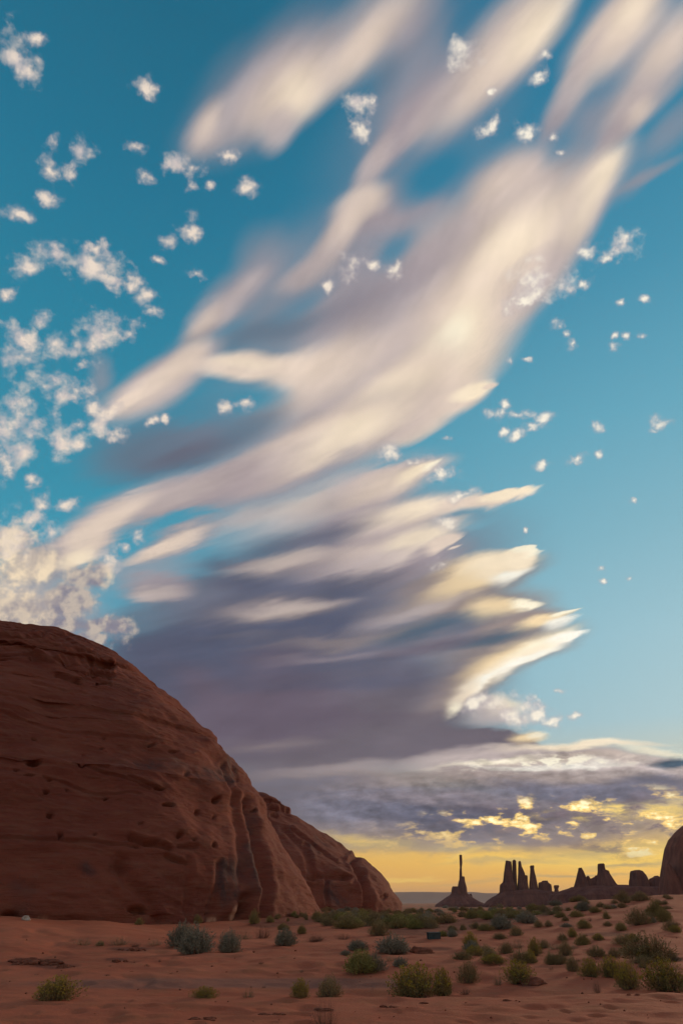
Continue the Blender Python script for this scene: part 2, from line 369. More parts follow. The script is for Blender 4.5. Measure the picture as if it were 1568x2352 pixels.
# torn, back-lit cloud between those banks
ce = wcomb(wmath('MULTIPLY', AZ, 1.0), wmath('MULTIPLY', EL, 2.6))
TORN = wnoise(ce, 22.0, 7.0, 0.62, dist=0.15)
TREL = wmath('SUBTRACT', TORN, wnoise(wvec('ADD', ce, (0.010, 0.012, 0)), 22.0, 4.0, 0.6))
torn_hi = wmapr(wmath('MULTIPLY_ADD', TREL, -1.2, TORN), 0.52, 0.63)
torn_lo = wmapr(TORN, 0.50, 0.36)


def region(x, y, rx, ry, ang, soft=1.0):
    return wmapr(reach(UVP, x, y, rx, ry, ang), 1.0, 1.0 - soft)


r1 = wmath('MAXIMUM', region(1290, 1880, 420, 66, 2, .6), region(1470, 1895, 280, 100, 4, .6))
r2 = region(1130, 1930, 480, 70, 0)
C = wmix(wmath('MULTIPLY', wmath('MULTIPLY', r1, torn_lo), .9), C, lin((112, 100, 108)))
C = wmix(wmath('MULTIPLY', r1, torn_hi), C, lin((246, 206, 122)))
C = wmix(wmath('MULTIPLY', r1, wmapr(wmath('MULTIPLY_ADD', TREL, -1.2, TORN), 0.60, 0.70)), C, lin((255, 246, 200)))
C = wmix(wmath('MULTIPLY', wmath('MULTIPLY', r2, torn_hi), 0.6), C, lin((250, 208, 124)))
C = wmix(wmath('MULTIPLY', wmath('MULTIPLY', r2, torn_lo), 0.6), C, lin((146, 130, 122)))
r4 = wmath('MAXIMUM', region(1130, 1850, 640, 100, 0, .5), region(1330, 1760, 420, 50, 0, .5))
C = wvec('SCALE', C, scale=wmath('MULTIPLY_ADD', wmath('MULTIPLY', r4, TREL), -1.7, 1.0))
C = wmix(wmath('MULTIPLY', region(1420, 1862, 240, 26, 3, .8), wmapr(TORN, 0.46, 0.60)), C, lin((252, 218, 130)))
r3 = region(1270, 1752, 330, 26, 3)
C = wmix(wmath('MULTIPLY', r3, torn_hi), C, lin((255, 246, 222)))
C = wmix(wmath('MULTIPLY', wmath('MULTIPLY', r3, torn_lo), 0.7), C, lin((176, 158, 150)))

# fine grain drawn out by the wind, inside the cloud only
diff = wvec('LENGTH', wvec('SUBTRACT', C, SKY))
inside = wmapr(diff, 0.05, 0.45)
fib = wmath('SUBTRACT', wnoise(wvec('MULTIPLY', STREAK, (1.0, 5.0, 0.0)), 8.0, 6.0, 0.62), 0.5)
C = wvec('SCALE', C, scale=wmath('ADD', wmath('MULTIPLY', wmath('MULTIPLY', fib, inside), 0.30), 1.0))
ripple = wmath('SUBTRACT', wnoise(wvec('MULTIPLY', STREAK, (1.0, 2.6, 0.0)), 5.0, 5.0, 0.55), wnoise(wvec('ADD', wvec('MULTIPLY', STREAK, (1.0, 2.6, 0.0)), (0.02, -0.06, 0)), 5.0, 3.0, 0.5))
C = wvec('SCALE', C, scale=wmath('MULTIPLY_ADD', wmath('MULTIPLY', ripple, inside), 0.55, 1.0))

# small fair-weather puffs: x, y, half length, half width, tilt
PUFFS = [
    (80, 88, 32, 28, 0), (332, 198, 28, 37, 20), (125, 325, 22, 28, 160), (112, 395, 30, 39, 0), (162, 398, 24, 28, 0), (108, 455, 39, 26, 0), (45, 490, 37, 24, 0), (308, 340, 28, 19, 0), (330, 400, 26, 19, 150),
    (440, 385, 37, 28, 0), (526, 352, 35, 22, 0), (440, 428, 22, 19, 0), (482, 428, 22, 15, 0), (573, 428, 32, 28, 0), (435, 530, 32, 37, 0), (384, 553, 28, 26, 0), (450, 632, 28, 17, 0), (362, 595, 19, 13, 0),
    (20, 680, 29, 20, 0), (215, 572, 37, 20, 0), (310, 640, 32, 24, 0), (325, 680, 37, 32, 0), (345, 712, 27, 20, 0), (300, 660, 44, 24, -40), (298, 760, 44, 29, 20), (185, 890, 37, 32, 0), (215, 940, 37, 32, 0),
    (270, 998, 37, 29, 0), (182, 975, 24, 20, 0), (12, 1070, 34, 44, 0), (70, 1105, 29, 24, 0), (255, 945, 49, 27, 20), (185, 835, 27, 17, 0), (95, 1155, 32, 32, 0), (155, 1158, 34, 22, 0), (313, 1235, 29, 27, 0),
    (248, 1285, 34, 41, 20), (285, 1260, 22, 17, 0), (515, 937, 30, 28, 0), (560, 930, 32, 22, 0), (380, 962, 17, 13, 0), (350, 970, 22, 17, 0), (800, 610, 39, 43, 0), (750, 655, 24, 22, 0), (858, 603, 24, 15, 0),
    (905, 620, 32, 26, 0), (825, 295, 37, 37, 0), (850, 232, 28, 24, 0), (1236, 172, 28, 26, 0), (1125, 290, 37, 26, 10), (1205, 305, 35, 32, 35), (1128, 212, 19, 13, 0), (1270, 315, 17, 13, 0), (1285, 345, 15, 13, 0),
    (1250, 120, 26, 22, 0), (1400, 590, 39, 24, 20), (1345, 572, 28, 28, 20), (1340, 652, 28, 17, 10), (1200, 690, 65, 28, 20), (1425, 700, 19, 13, 0), (1480, 688, 19, 11, 0), (1280, 747, 22, 17, 20), (1312, 790, 17, 19, 0),
    (1295, 765, 13, 15, 0), (1412, 768, 17, 17, 0), (1406, 795, 19, 17, 0), (1440, 770, 15, 15, 0), (1475, 772, 15, 11, 0), (1170, 828, 15, 15, 0), (1205, 825, 19, 11, 0), (1160, 930, 26, 22, 0), (1143, 952, 37, 22, 10),
    (1250, 965, 32, 26, 20), (1220, 980, 26, 15, 10), (1185, 1002, 28, 17, 20), (1155, 992, 13, 13, 0), (1190, 955, 48, 15, 10), (1370, 985, 28, 17, -20), (1515, 975, 35, 22, 0), (1500, 992, 19, 11, 0), (1245, 1067, 26, 15, 20),
    (1328, 1053, 28, 16, 20), (1375, 1048, 17, 15, 0), (1025, 1005, 19, 11, 0), (885, 1038, 39, 30, 10), (950, 1060, 37, 17, 10), (1010, 1090, 48, 24, 10), (1030, 1200, 43, 26, 10), (1020, 1297, 39, 19, 0), (1055, 1140, 65, 15, 10),
    (1384, 1302, 14, 11, 0), (1384, 1330, 11, 9, 0), (1445, 1332, 13, 9, 0), (1455, 1148, 15, 9, 0), (1205, 1217, 11, 8, 0), (1240, 1640, 39, 26, 10), (1090, 1615, 43, 22, 20), (1265, 1655, 39, 17, 10), (1320, 1648, 24, 11, 10),
    (1275, 1585, 19, 9, 0),
]
# larger heaped ones
HEAPED = [
    (45, 130, 56, 81, 10), (178, 345, 41, 37, 150), (390, 375, 48, 32, 10), (62, 610, 71, 37, 20), (105, 585, 56, 44, 10), (215, 610, 93, 54, -18), (268, 648, 49, 39, -20), (95, 740, 41, 34, 0), (50, 790, 78, 56, 20),
    (15, 820, 61, 54, 0), (130, 790, 51, 54, 30), (230, 765, 68, 61, 0), (165, 810, 41, 32, 0), (100, 890, 78, 54, -20), (140, 905, 49, 37, 0), (232, 985, 41, 32, 0), (45, 960, 90, 73, 20), (10, 985, 73, 73, 0),
    (140, 1025, 56, 46, 30), (180, 1018, 41, 32, 0), (50, 1040, 56, 44, 20), (30, 925, 49, 37, 0), (75, 1195, 44, 32, 0), (30, 1230, 85, 73, 0), (120, 1225, 44, 32, 0), (825, 250, 50, 43, 20), (1068, 118, 56, 43, 10),
    (1432, 565, 54, 43, 25), (1230, 640, 97, 48, 10), (1290, 660, 54, 32, 20), (1150, 1610, 69, 32, 5), (1210, 1620, 54, 30, 0), (1180, 1640, 76, 32, -12), (1120, 1620, 65, 32, 10),
]
# the ragged heap behind the rock dome
HEAP = [(60, 1300, 110, 70, 0), (40, 1400, 130, 70, 0), (160, 1380, 110, 60, 0), (200, 1330, 80, 50, 0), (110, 1440, 150, 50, 0), (240, 1440, 70, 34, 0), (30, 1240, 80, 60, 0), (200, 1470, 100, 30, 0)]


C = lay(C, [(50, 1370, 210, 140, 0, 'lm', .8, .9), (150, 1410, 150, 90, 0, 'mv', .5, .9), (90, 1310, 130, 50, 0, 'gr', .6, 1)])
lit = wmapr(RELIEF, -0.09, 0.09)
warm = wmapr(AZ, math.radians(-20), math.radians(25))
white = wmix(warm, lin((240, 222, 204)), lin((255, 245, 226)))
hp = least(HEAP, C)
hd = wmath('ADD', wmath('SUBTRACT', 1.0, hp), wmath('MULTIPLY', wmath('SUBTRACT', BIL, 0.5), 2.4))
heapc = wmix(wmath('MULTIPLY_ADD', wmapr(wnoise(UV0, 7.0, 3.0, 0.5), 0.40, 0.62), 0.55, wmath('MULTIPLY', lit, 0.45)), lin((134, 130, 144)), lin((244, 222, 190)))
C = wmix(wmapr(hd, 0.05, 0.6, 0, .95), C, heapc)
bm_ = least(HEAPED, C)
bd = wmath('ADD', wmath('SUBTRACT', 1.0, bm_), wmath('ADD', wmath('MULTIPLY', wmath('SUBTRACT', BIL, 0.545), 2.6), wmath('MULTIPLY', wmath('SUBTRACT', PUFFN, 0.52), 2.4)))
C = wmix(wmapr(bd, -0.1, 1.15, 0, .95), C, wmix(wmath('MULTIPLY_ADD', lit, 0.6, wmapr(bd, 0.3, 1.4, 0, 0.4)), lin((202, 190, 190)), white))
pm = least(PUFFS, C)
pd = wmath('ADD', wmath('SUBTRACT', 1.0, pm), wmath('MULTIPLY', wmath('SUBTRACT', PUFFN, 0.52), 3.0))
C = wmix(wmapr(pd, -0.1, 1.1, 0, .92), C, wmix(wmapr(pd, 0.1, 1.1), lin((186, 176, 180)), white))

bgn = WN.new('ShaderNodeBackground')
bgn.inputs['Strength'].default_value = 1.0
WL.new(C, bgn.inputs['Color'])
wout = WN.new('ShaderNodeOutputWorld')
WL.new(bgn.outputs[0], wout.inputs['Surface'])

# ------------------------------------------------------------------ helpers
RNG = np.random.default_rng(7)


def _hash(ix, iy, iz, seed):
    h = (ix * 374761393 + iy * 668265263 + iz * 2147483647 + seed * 144665) & 0xFFFFFFFF
    h = ((h ^ (h >> 13)) * 1274126177) & 0xFFFFFFFF
    h = h ^ (h >> 16)
    return (h & 0xFFFFFF) / float(0xFFFFFF)


def vnoise(x, y, z, seed=0):
    x, y, z = np.broadcast_arrays(np.asarray(x, float), np.asarray(y, float), np.asarray(z, float))
    ix, iy, iz = np.floor(x).astype(np.int64), np.floor(y).astype(np.int64), np.floor(z).astype(np.int64)
    fx, fy, fz = x - ix, y - iy, z - iz
    fx, fy, fz = (t * t * t * (t * (t * 6 - 15) + 10) for t in (fx, fy, fz))
    r = 0
    for a in (0, 1):
        for b in (0, 1):
            for c in (0, 1):
                w = (fx if a else 1 - fx) * (fy if b else 1 - fy) * (fz if c else 1 - fz)
                r = r + w * _hash(ix + a, iy + b, iz + c, seed)
    return r * 2 - 1


def fbm(x, y, z, seed=0, octaves=4, gain=0.5):
    r, amp = 0, 1.0
    for o in range(octaves):
        r = r + amp * vnoise(x * 2 ** o + 17.3 * o, y * 2 ** o - 9.1 * o, z * 2 ** o + 4.7 * o, seed + o)
        amp *= gain
    return r


def sstep(x, a, b):
    t = np.clip((x - a) / (b - a), 0, 1)
    return t * t * (3 - 2 * t)


def project(P):
    """where a world point falls on the 1568 x 2352 view of the photograph (used to measure shapes)"""
    c, s = math.cos(PITCH), math.sin(PITCH)
    X, Y, Z = P[..., 0], P[..., 1], P[..., 2] - EYE
    f = np.maximum(Y * c + Z * s, 1e-3)
    return 784 + 1568 * X / f, 1176 - 1568 * (-Y * s + Z * c) / f


def mesh_from(name, verts, faces, mats, smooth=True, attrs=None, mat_index=None):
    """faces: one integer array (n, 3) or (n, 4)"""
    verts = np.ascontiguousarray(verts, dtype=np.float32)
    faces = np.ascontiguousarray(faces, dtype=np.int32)
    me = bpy.data.meshes.new(name)
    k = faces.shape[1]
    me.vertices.add(len(verts))
    me.vertices.foreach_set('co', verts.ravel())
    me.loops.add(faces.size)
    me.loops.foreach_set('vertex_index', faces.ravel())
    me.polygons.add(len(faces))
    me.polygons.foreach_set('loop_start', np.arange(0, faces.size, k, dtype=np.int32))
    me.polygons.foreach_set('loop_total', np.full(len(faces), k, dtype=np.int32))
    me.polygons.foreach_set('use_smooth', np.full(len(faces), smooth, dtype=bool))
    for m in (mats if isinstance(mats, (list, tuple)) else [mats]):
        me.materials.append(m)
    if mat_index is not None:
        me.polygons.foreach_set('material_index', np.ascontiguousarray(mat_index, dtype=np.int32))
    for an, av in (attrs or {}).items():
        at = me.attributes.new(an, 'FLOAT', 'POINT')
        at.data.foreach_set('value', np.ascontiguousarray(av, dtype=np.float32))
    me.update(calc_edges=True)
    me.validate()
    return me


def obj(name, me, parent=None, loc=None):
    o = bpy.data.objects.new(name, me)
    COL.objects.link(o)
    if loc is not None:
        o.location = loc
    if parent is not None:
        o.parent = parent
    return o


def tag(o, label=None, cat=None, group=None, kind=None):
    for k, v in (('label', label), ('category', cat), ('group', group), ('kind', kind)):
        if v:
            o[k] = v
    return o


def thing(name, label, cat, loc, rotz=0.0, scale=1.0, group=None):
    o = bpy.data.objects.new(name, None)
    COL.objects.link(o)
    o.location = loc
    o.rotation_euler = (0, 0, rotz)
    o.scale = (scale, scale, scale) if isinstance(scale, (int, float)) else scale
    o.empty_display_size = 0.2
    return tag(o, label, cat, group)


class Mat:
    """a small wrapper for writing node materials"""

    def __init__(self, name, rough=0.95, spec=0.1):
        self.m = bpy.data.materials.new(name)
        self.m.use_nodes = True
        self.n, self.l = self.m.node_tree.nodes, self.m.node_tree.links
        self.b = self.n['Principled BSDF']
        self.b.inputs['Roughness'].default_value = rough
        self.b.inputs['Specular IOR Level'].default_value = spec

    def put(self, sock, v):
        if isinstance(v, bpy.types.NodeSocket):
            self.l.new(v, sock)
        else:
            sock.default_value = v

    def node(self, t, **kw):
        n = self.n.new(t)
        for k, v in kw.items():
            setattr(n, k, v)
        return n

    def pos(self, scale=(1, 1, 1), rot=(0, 0, 0)):
        g = self.node('ShaderNodeTexCoord')
        mpn = self.node('ShaderNodeMapping')
        mpn.inputs['Scale'].default_value = scale
        mpn.inputs['Rotation'].default_value = rot
        self.l.new(g.outputs['Object'], mpn.inputs['Vector'])
        return mpn.outputs[0]

    def noise(self, vec, scale, detail=4.0, rough=0.55, dist=0.0):
        n = self.node('ShaderNodeTexNoise')
        n.inputs['Scale'].default_value = scale
        n.inputs['Detail'].default_value = detail
        n.inputs['Roughness'].default_value = rough
        n.inputs['Distortion'].default_value = dist
        self.l.new(vec, n.inputs['Vector'])
        return n.outputs[0]

    def mapr(self, v, a, b, c=0.0, d=1.0):
        n = self.node('ShaderNodeMapRange', interpolation_type='SMOOTHSTEP')
        for i, q in enumerate((v, a, b, c, d)):
            self.put(n.inputs[i], q)
        return n.outputs[0]

    def mix(self, f, a, b):
        n = self.node('ShaderNodeMix', data_type='RGBA')
        for i, q in ((0, f), (6, a), (7, b)):
            self.put(n.inputs[i], q if not (isinstance(q, tuple) and len(q) == 3) else q + (1.0,))
        return n.outputs[2]

    def math(self, op, a, b):
        n = self.node('ShaderNodeMath', operation=op)
        self.put(n.inputs[0], a)
        self.put(n.inputs[1], b)
        return n.outputs[0]

    def attr(self, name):
        return self.node('ShaderNodeAttribute', attribute_name=name).outputs['Fac']

    def bump(self, h, strength=0.5, dist=0.05):
        n = self.node('ShaderNodeBump')
        n.inputs['Strength'].default_value = strength
        n.inputs['Distance'].default_value = dist
        self.l.new(h, n.inputs['Height'])
        self.l.new(n.outputs[0], self.b.inputs['Normal'])

    def colour(self, c):
        self.put(self.b.inputs['Base Color'], c if not (isinstance(c, tuple) and len(c) == 3) else c + (1.0,))
        return self.m


# ------------------------------------------------------------------ the ground: one sheet out to the horizon
DEP = np.array([0, 6, 10, 13, 15.4, 16.2, 16.8, 18.2, 21, 25, 30, 36, 43, 50, 58, 68, 80, 100, 130, 180, 260, 400, 700, 1200, 3000, 8000, 45000], float)
NEARZ = [0, 0, .01, .02, .05, .03, -.20, -.44, -.42]
FARZ = [-4, -6, -8, -12, -40]
CX = np.array([-400, 0, 200, 400, 600, 784, 900, 1000, 1200, 1400, 1568, 2000], float)
ROWS = [
    [-.2, -.1, .3, .8, 1.0, 1.0, 1.0, 1.0, 1.0, 1.0, 1.0, .3, -1.5],
    [-.30, -.18, .12, .46, .60, .62, .62, .62, .8, 1.0, .8, .2, -1.5],
    [-.30, -.22, -.12, .05, .20, .22, .24, .3, .6, .9, .8, .2, -1.5],
    [-.30, -.25, -.22, -.22, -.24, -.24, -.22, .1, .6, .8, .7, .2, -1.5],
    [-.30, -.25, -.20, -.17, -.17, -.18, -.05, .3, .8, .9, .6, .0, -1.5],
    [-.27, -.22, -.15, -.09, -.06, -.14, -.02, .14, .32, .3, .0, -.4, -1.5],
    [-.25, -.2, -.13, -.07, -.04, -.12, -.05, .02, .03, -.12, -.3, -.7, -1.6],
    [-.25, -.2, -.12, -.05, -.04, .02, .2, .27, .15, .05, -.3, -.8, -1.8],
    [-.25, -.2, -.12, -.05, .05, .25, .50, .75, .92, .75, .2, -.6, -1.8],
    [-.2, -.1, .0, .13, .4, .76, 1.2, 1.6, 1.72, 1.2, .5, -.5, -1.8],
    [-.15, -.05, .1, .35, .75, 1.2, 1.8, 2.15, 2.2, 1.6, .6, -.5, -1.8],
    [.0, .1, .3, .7, 1.2, 1.9, 2.5, 3, 3, 2.5, 1, -.3, -1.8],
]
ZT = np.array([NEARZ + r + FARZ for r in ROWS])
CAZ = np.arctan((CX - 784) / 1834.6)


def catmull(p0, p1, p2, p3, t):
    return 0.5 * (2 * p1 + (p2 - p0) * t + (2 * p0 - 5 * p1 + 4 * p2 - p3) * t ** 2 + (3 * p1 - p0 - 3 * p2 + p3) * t ** 3)


def ground_smooth(X, Y):
    X, Y = np.asarray(X, float), np.asarray(Y, float)
    d = np.hypot(X, Y)
    az = np.clip(np.arctan2(X, Y), CAZ[0], CAZ[-1])
    dd = d * np.cos(az)
    u = np.interp(az, CAZ, np.arange(len(CAZ)))
    i = np.clip(np.floor(u).astype(int), 0, len(CAZ) - 2)
    fu = u - i
    fu = fu * fu * (3 - 2 * fu)
    t = np.interp(dd, DEP, np.arange(len(DEP)))
    k = np.clip(np.floor(t).astype(int), 0, len(DEP) - 2)
    ft = t - k
    K0, K2, K3 = np.maximum(k - 1, 0), k + 1, np.minimum(k + 2, len(DEP) - 1)
    out = 0
    for ii, w in ((i, 1 - fu), (i + 1, fu)):
        out = out + w * catmull(ZT[ii, K0], ZT[ii, k], ZT[ii, K2], ZT[ii, K3], ft)
    return out


# scuffed hollows and footprints in the near sand (x, depth, length, width, depth of the hollow)
SCUFFS = [(-1.9, 14.0, .28, .16, .05), (-.6, 14.6, .35, .14, .04), (.75, 15.3, .3, .12, .05), (3.3, 14.5, .25, .1, .05), (-3.6, 13.3, .3, .12, .06), (5.0, 15.0, .25, .1, .04), (2.2, 13.2, .3, .14, .05), (6.0, 15.5, .2, .09, .05)]
for _ in range(130):
    SCUFFS.append((RNG.uniform(-9, 9), RNG.uniform(8.5, 15.6), RNG.uniform(.06, .2), RNG.uniform(.04, .09), RNG.uniform(.02, .05)))
for _ in range(160):
    SCUFFS.append((RNG.uniform(-16, 16), RNG.uniform(21, 44), RNG.uniform(.15, .5), RNG.uniform(.12, .3), RNG.uniform(.03, .1)))


def ground_z(X, Y):
    X, Y = np.asarray(X, float), np.asarray(Y, float)
    d = np.hypot(X, Y)
    z = ground_smooth(X, Y)
    z = z + fbm(X / 7, Y / 7, 0, 3, 3) * 0.045 * np.clip(d / 14, .3, 3) * sstep(d, 4, 18)
    z = z + fbm(X / 1.7, Y / 1.7, 0, 11, 3) * 0.022 * np.clip(d / 20, .5, 1.8)
    z = z + fbm(X / 45, Y / 45, 0, 23, 3) * 0.35 * sstep(d, 90, 400)
    z = z + fbm(X / .38, Y / .30, 0, 17, 2) * 0.010 * (1 - sstep(d, 30, 60))
    z = z + np.maximum(fbm(X / .9, Y / .55, 5, 19, 2), 0) ** 2 * 0.03 * (1 - sstep(d, 60, 120))
    mid = sstep(d, 17, 21)
    hum = np.maximum(fbm(X / 2.3, Y / 1.6, 3, 41, 3), 0) ** 1.5
    z = z + hum * 0.055 * mid * (1 - sstep(d, 120, 300))
    return z


def hit(px, py):
    """the ground point seen at a place of the photograph"""
    r = ray(px, py)
    t = np.concatenate([np.linspace(8, 60, 1600), np.geomspace(60, 3000, 2600)[1:]])
    X, Y, Z = r[0] * t, r[1] * t, EYE + r[2] * t
    below = Z <= ground_z(X, Y)
    k = int(np.argmax(below)) if below.any() else len(t) - 1
    return X[k], Y[k], float(ground_z(X[k], Y[k]))


m = Mat('red sand', 0.95, 0.08)
p = m.pos()
big = m.noise(p, 0.16, 5, 0.6)
midn = m.noise(p, 1.3, 6, 0.65)
fine = m.noise(p, 14, 5, 0.7)
c = m.mix(m.mapr(big, .36, .66), (.345, .086, .045), (.405, .114, .061))
c = m.mix(m.mapr(midn, .42, .72, 0, .6), c, (.29, .098, .047))
c = m.mix(m.mapr(fine, .60, .72, 0, .45), c, (.20, .068, .036))
c = m.mix(m.attr('dark_soil'), c, (.20, .058, .034))
c = m.mix(m.attr('crust'), c, (.22, .090, .065))
c = m.mix(m.attr('litter'), c, m.mix(m.mapr(midn, .4, .6), (.20, .11, .06), (.15, .12, .06)))
h = m.math('ADD', m.math('MULTIPLY', midn, 1.0), m.math('MULTIPLY', fine, .35))
m.bump(h, 0.6, 0.06)
SAND = m.colour(c)

# angles are packed inside the view, rings are packed near the camera
ang = np.concatenate([np.linspace(-math.pi, math.radians(-36), 70, endpoint=False), np.linspace(math.radians(-36), math.radians(36), 620, endpoint=False), np.linspace(math.radians(36), math.pi, 71)])[:-1]
rad = np.concatenate([[0.6, 2, 4, 6], np.geomspace(7.5, 26, 330), np.geomspace(26, 110, 240)[1:], np.geomspace(110, 1500, 120)[1:], np.geomspace(1500, 45000, 30)[1:]])
A, R = np.meshgrid(ang, rad)
GX, GY = R * np.sin(A), R * np.cos(A)
GZ = ground_z(GX, GY)
for (sx, sy, sl, sw, sd) in SCUFFS:
    w = (np.abs(GX - sx) < sl * 4) & (np.abs(GY - sy) < sl * 4)
    ex, ey = GX[w] - sx, GY[w] - sy
    q = (ex / sl) ** 2 + (ey / (sw * 2.2)) ** 2
    GZ[w] += -sd * np.exp(-q) + sd * .45 * np.exp(-((ex - sl * .5) / sl) ** 2 - ((ey - sw * 2.8) / (sw * 1.8)) ** 2)
PX, PY = project(np.stack([GX, GY, GZ], -1))


def patch(x, y, rx, ry, ang=0):
    a = math.radians(ang)
    dx, dy = PX - x, PY - y
    q = ((dx * math.cos(a) - dy * math.sin(a)) / rx) ** 2 + ((dx * math.sin(a) + dy * math.cos(a)) / ry) ** 2
    return np.exp(-q * 1.3) * (GY > 0)


wob = fbm(GX / 3, GY / 3, 1, 61, 4) * .5
soil = sum(patch(*q) for q in [(700, 2112, 150, 14, 0), (620, 2120, 70, 12, 0), (1090, 2122, 190, 15, 10), (1180, 2102, 150, 10, 6), (960, 2140, 120, 9, 0), (1010, 2180, 40, 5, 0), (1200, 2262, 40, 8, -10), (90, 2212, 90, 14, -8), (290, 2180, 60, 6, 0), (265, 2205, 30, 5, 0), (1390, 2148, 60, 7, 0)])
soil = np.clip(sstep(soil + wob * .5, .25, .75), 0, 1)
crust = np.clip(sstep(sum(patch(*q) for q in [(560, 2258, 420, 14, 0), (820, 2262, 200, 12, 0), (330, 2262, 300, 10, 0)]) + wob * .45, .3, .9) * .75, 0, 1)
DD = np.hypot(GX, GY)
litter = np.clip(sstep(fbm(GX / 9, GY / 9, 2, 77, 4) + .25, .1, .5) * sstep(DD, 110, 200) * .8, 0, 1)
n_r, n_a = GX.shape
idx = np.arange(n_r * n_a).reshape(n_r, n_a)
nxt = np.roll(idx, -1, axis=1)
F = np.stack([idx[:-1], nxt[:-1], nxt[1:], idx[1:]], -1).reshape(-1, 4)[:, ::-1]
ground = obj('ground', mesh_from('ground', np.stack([GX, GY, GZ], -1).reshape(-1, 3), F, SAND, True,
                                 {'dark_soil': soil.ravel(), 'crust': crust.ravel(), 'litter': litter.ravel()}))
tag(ground, kind='structure')

# ------------------------------------------------------------------ sandstone domes
m = Mat('red sandstone', 0.9, 0.12)
p = m.pos()
bed = m.pos((0.35, 0.35, 2.6), (math.radians(6), math.radians(13), 0))
strata = m.noise(bed, 1.0, 6, 0.65, 0.35)
lump = m.noise(p, 0.10, 5, 0.6)
grit = m.noise(p, 2.2, 7, 0.7)
run = m.noise(m.pos((1.1, 1.1, 0.09)), 0.8, 5, 0.6)
c = m.mix(m.mapr(lump, .35, .68), (.152, .033, .021), (.206, .050, .030))
c = m.mix(m.mapr(strata, .42, .70, 0, .65), c, (.20, .064, .038))
c = m.mix(m.mapr(grit, .56, .74, 0, .5), c, (.255, .072, .044))
c = m.mix(m.mapr(grit, .44, .30, 0, .5), c, (.16, .050, .032))
c = m.mix(m.math('MULTIPLY', m.attr('varnish'), m.mapr(run, .36, .6, .35, 1.0)), c, (.082, .034, .030))
c = m.mix(m.math('MULTIPLY', m.attr('scar'), m.mapr(run, .42, .58, .2, 1.0)), c, (.52, .23, .14))
h = m.math('ADD', m.math('MULTIPLY', strata, 1.4), m.math('MULTIPLY', grit, .7))
m.bump(h, 0.7, 0.18)
ROCK = m.colour(c)


def seg_dist(x, y, pts):
    best = np.full(x.shape, 1e9)
    for (x0, y0), (x1, y1) in zip(pts[:-1], pts[1:]):
        L2 = (x1 - x0) ** 2 + (y1 - y0) ** 2
        t = np.clip(((x - x0) * (x1 - x0) + (y - y0) * (y1 - y0)) / L2, 0, 1)
        best = np.minimum(best, np.hypot(x - x0 - t * (x1 - x0), y - y0 - t * (y1 - y0)))
    return best


def sandstone_dome(sil, cx, cy, kb, n_lev, n_front, zbase, peak_z):
    """a rounded dome: the radius at each level is solved so that its right-hand flank follows the measured outline"""
    sil = np.array(sil, float)
    phi = np.linspace(-math.pi, math.pi, 721)
    zs = zbase + (peak_z - zbase) * (1 - (1 - np.linspace(0, 1, n_lev)) ** 1.35)
    rads = []
    for z in zs:
        lo, hi = 0.02, 130.0
        for _ in range(34):
            a = .5 * (lo + hi)
            X, Y = cx + a * np.cos(phi), cy + kb * a * np.sin(phi)
            ok = Y > 5
            j = np.argmax(np.where(ok, X / np.maximum(Y, 5), -9))
            px, py = project(np.array([X[j], Y[j], z]))
            want = np.interp(py, sil[:, 1], sil[:, 0])
            if px < want:
                lo = a
            else:
                hi = a
        rads.append(.5 * (lo + hi))
    rads = np.array(rads)
    rads[-1] = 0.02
    th = np.concatenate([np.linspace(math.radians(-195), math.radians(35), n_front, endpoint=False), np.linspace(math.radians(35), math.radians(165), 90, endpoint=False)])
    T, Zg = np.meshgrid(th, zs)
    Rg = np.repeat(rads[:, None], len(th), 1)
    return np.stack([cx + Rg * np.cos(T), cy + kb * Rg * np.sin(T), Zg], -1), rads


def fit(sil, args, carver):
    """nudges the flank line until the dome's skyline, ledges and all, lies on the measured outline"""
    want = np.array(sil, float)
    cur = want.copy()
    cx, cy, kb, zbase, pk = args
    for _ in range(4):
        P, _r = sandstone_dome(cur, cx, cy, kb, 150, 330, zbase, pk)
        P, _q = carver(P)
        x, y = project(P)
        bins = np.full(1700, 1e9)
        ok = (x > -100) & (x < 1590)
        np.minimum.at(bins, (x[ok] + 100).astype(int), y[ok])
        env = np.array([bins[max(0, int(a + 100) - 3):int(a + 100) + 4].min() for a in want[:, 0]])
        err = np.where((env < 1e8) & (want[:, 1] < 2040), env - want[:, 1], 0)   # < 0: skyline too high
        pk += 0.9 * float(np.median(err[:3])) / 1568 * cy * 1.1
        cur[:, 1] -= np.clip(.8 * err, -40, 40)
        cur = cur[np.argsort(cur[:, 1])]
        cur[:, 0] = np.maximum.accumulate(cur[:, 0])
        cur[:, 1] += np.arange(len(cur)) * 1e-3
    return cur, pk - .3


def normals(P):
    du = np.roll(P, -1, 1) - np.roll(P, 1, 1)
    dv = np.gradient(P, axis=0)
    n = np.cross(du, dv)
    return n / np.maximum(np.linalg.norm(n, axis=-1, keepdims=True), 1e-9)


def grid_faces(n_r, n_a):
    i = np.arange(n_r * n_a).reshape(n_r, n_a)
    j = np.roll(i, -1, 1)
    return np.stack([i[:-1], j[:-1], j[1:], i[1:]], -1).reshape(-1, 4)


def c1(x, y):   # measured on an enlargement
    return 0.5 * x, 1411.2 + 0.5 * y


def c2(x, y):
    return 784 + 0.5 * x, 1862 + 0.5 * y


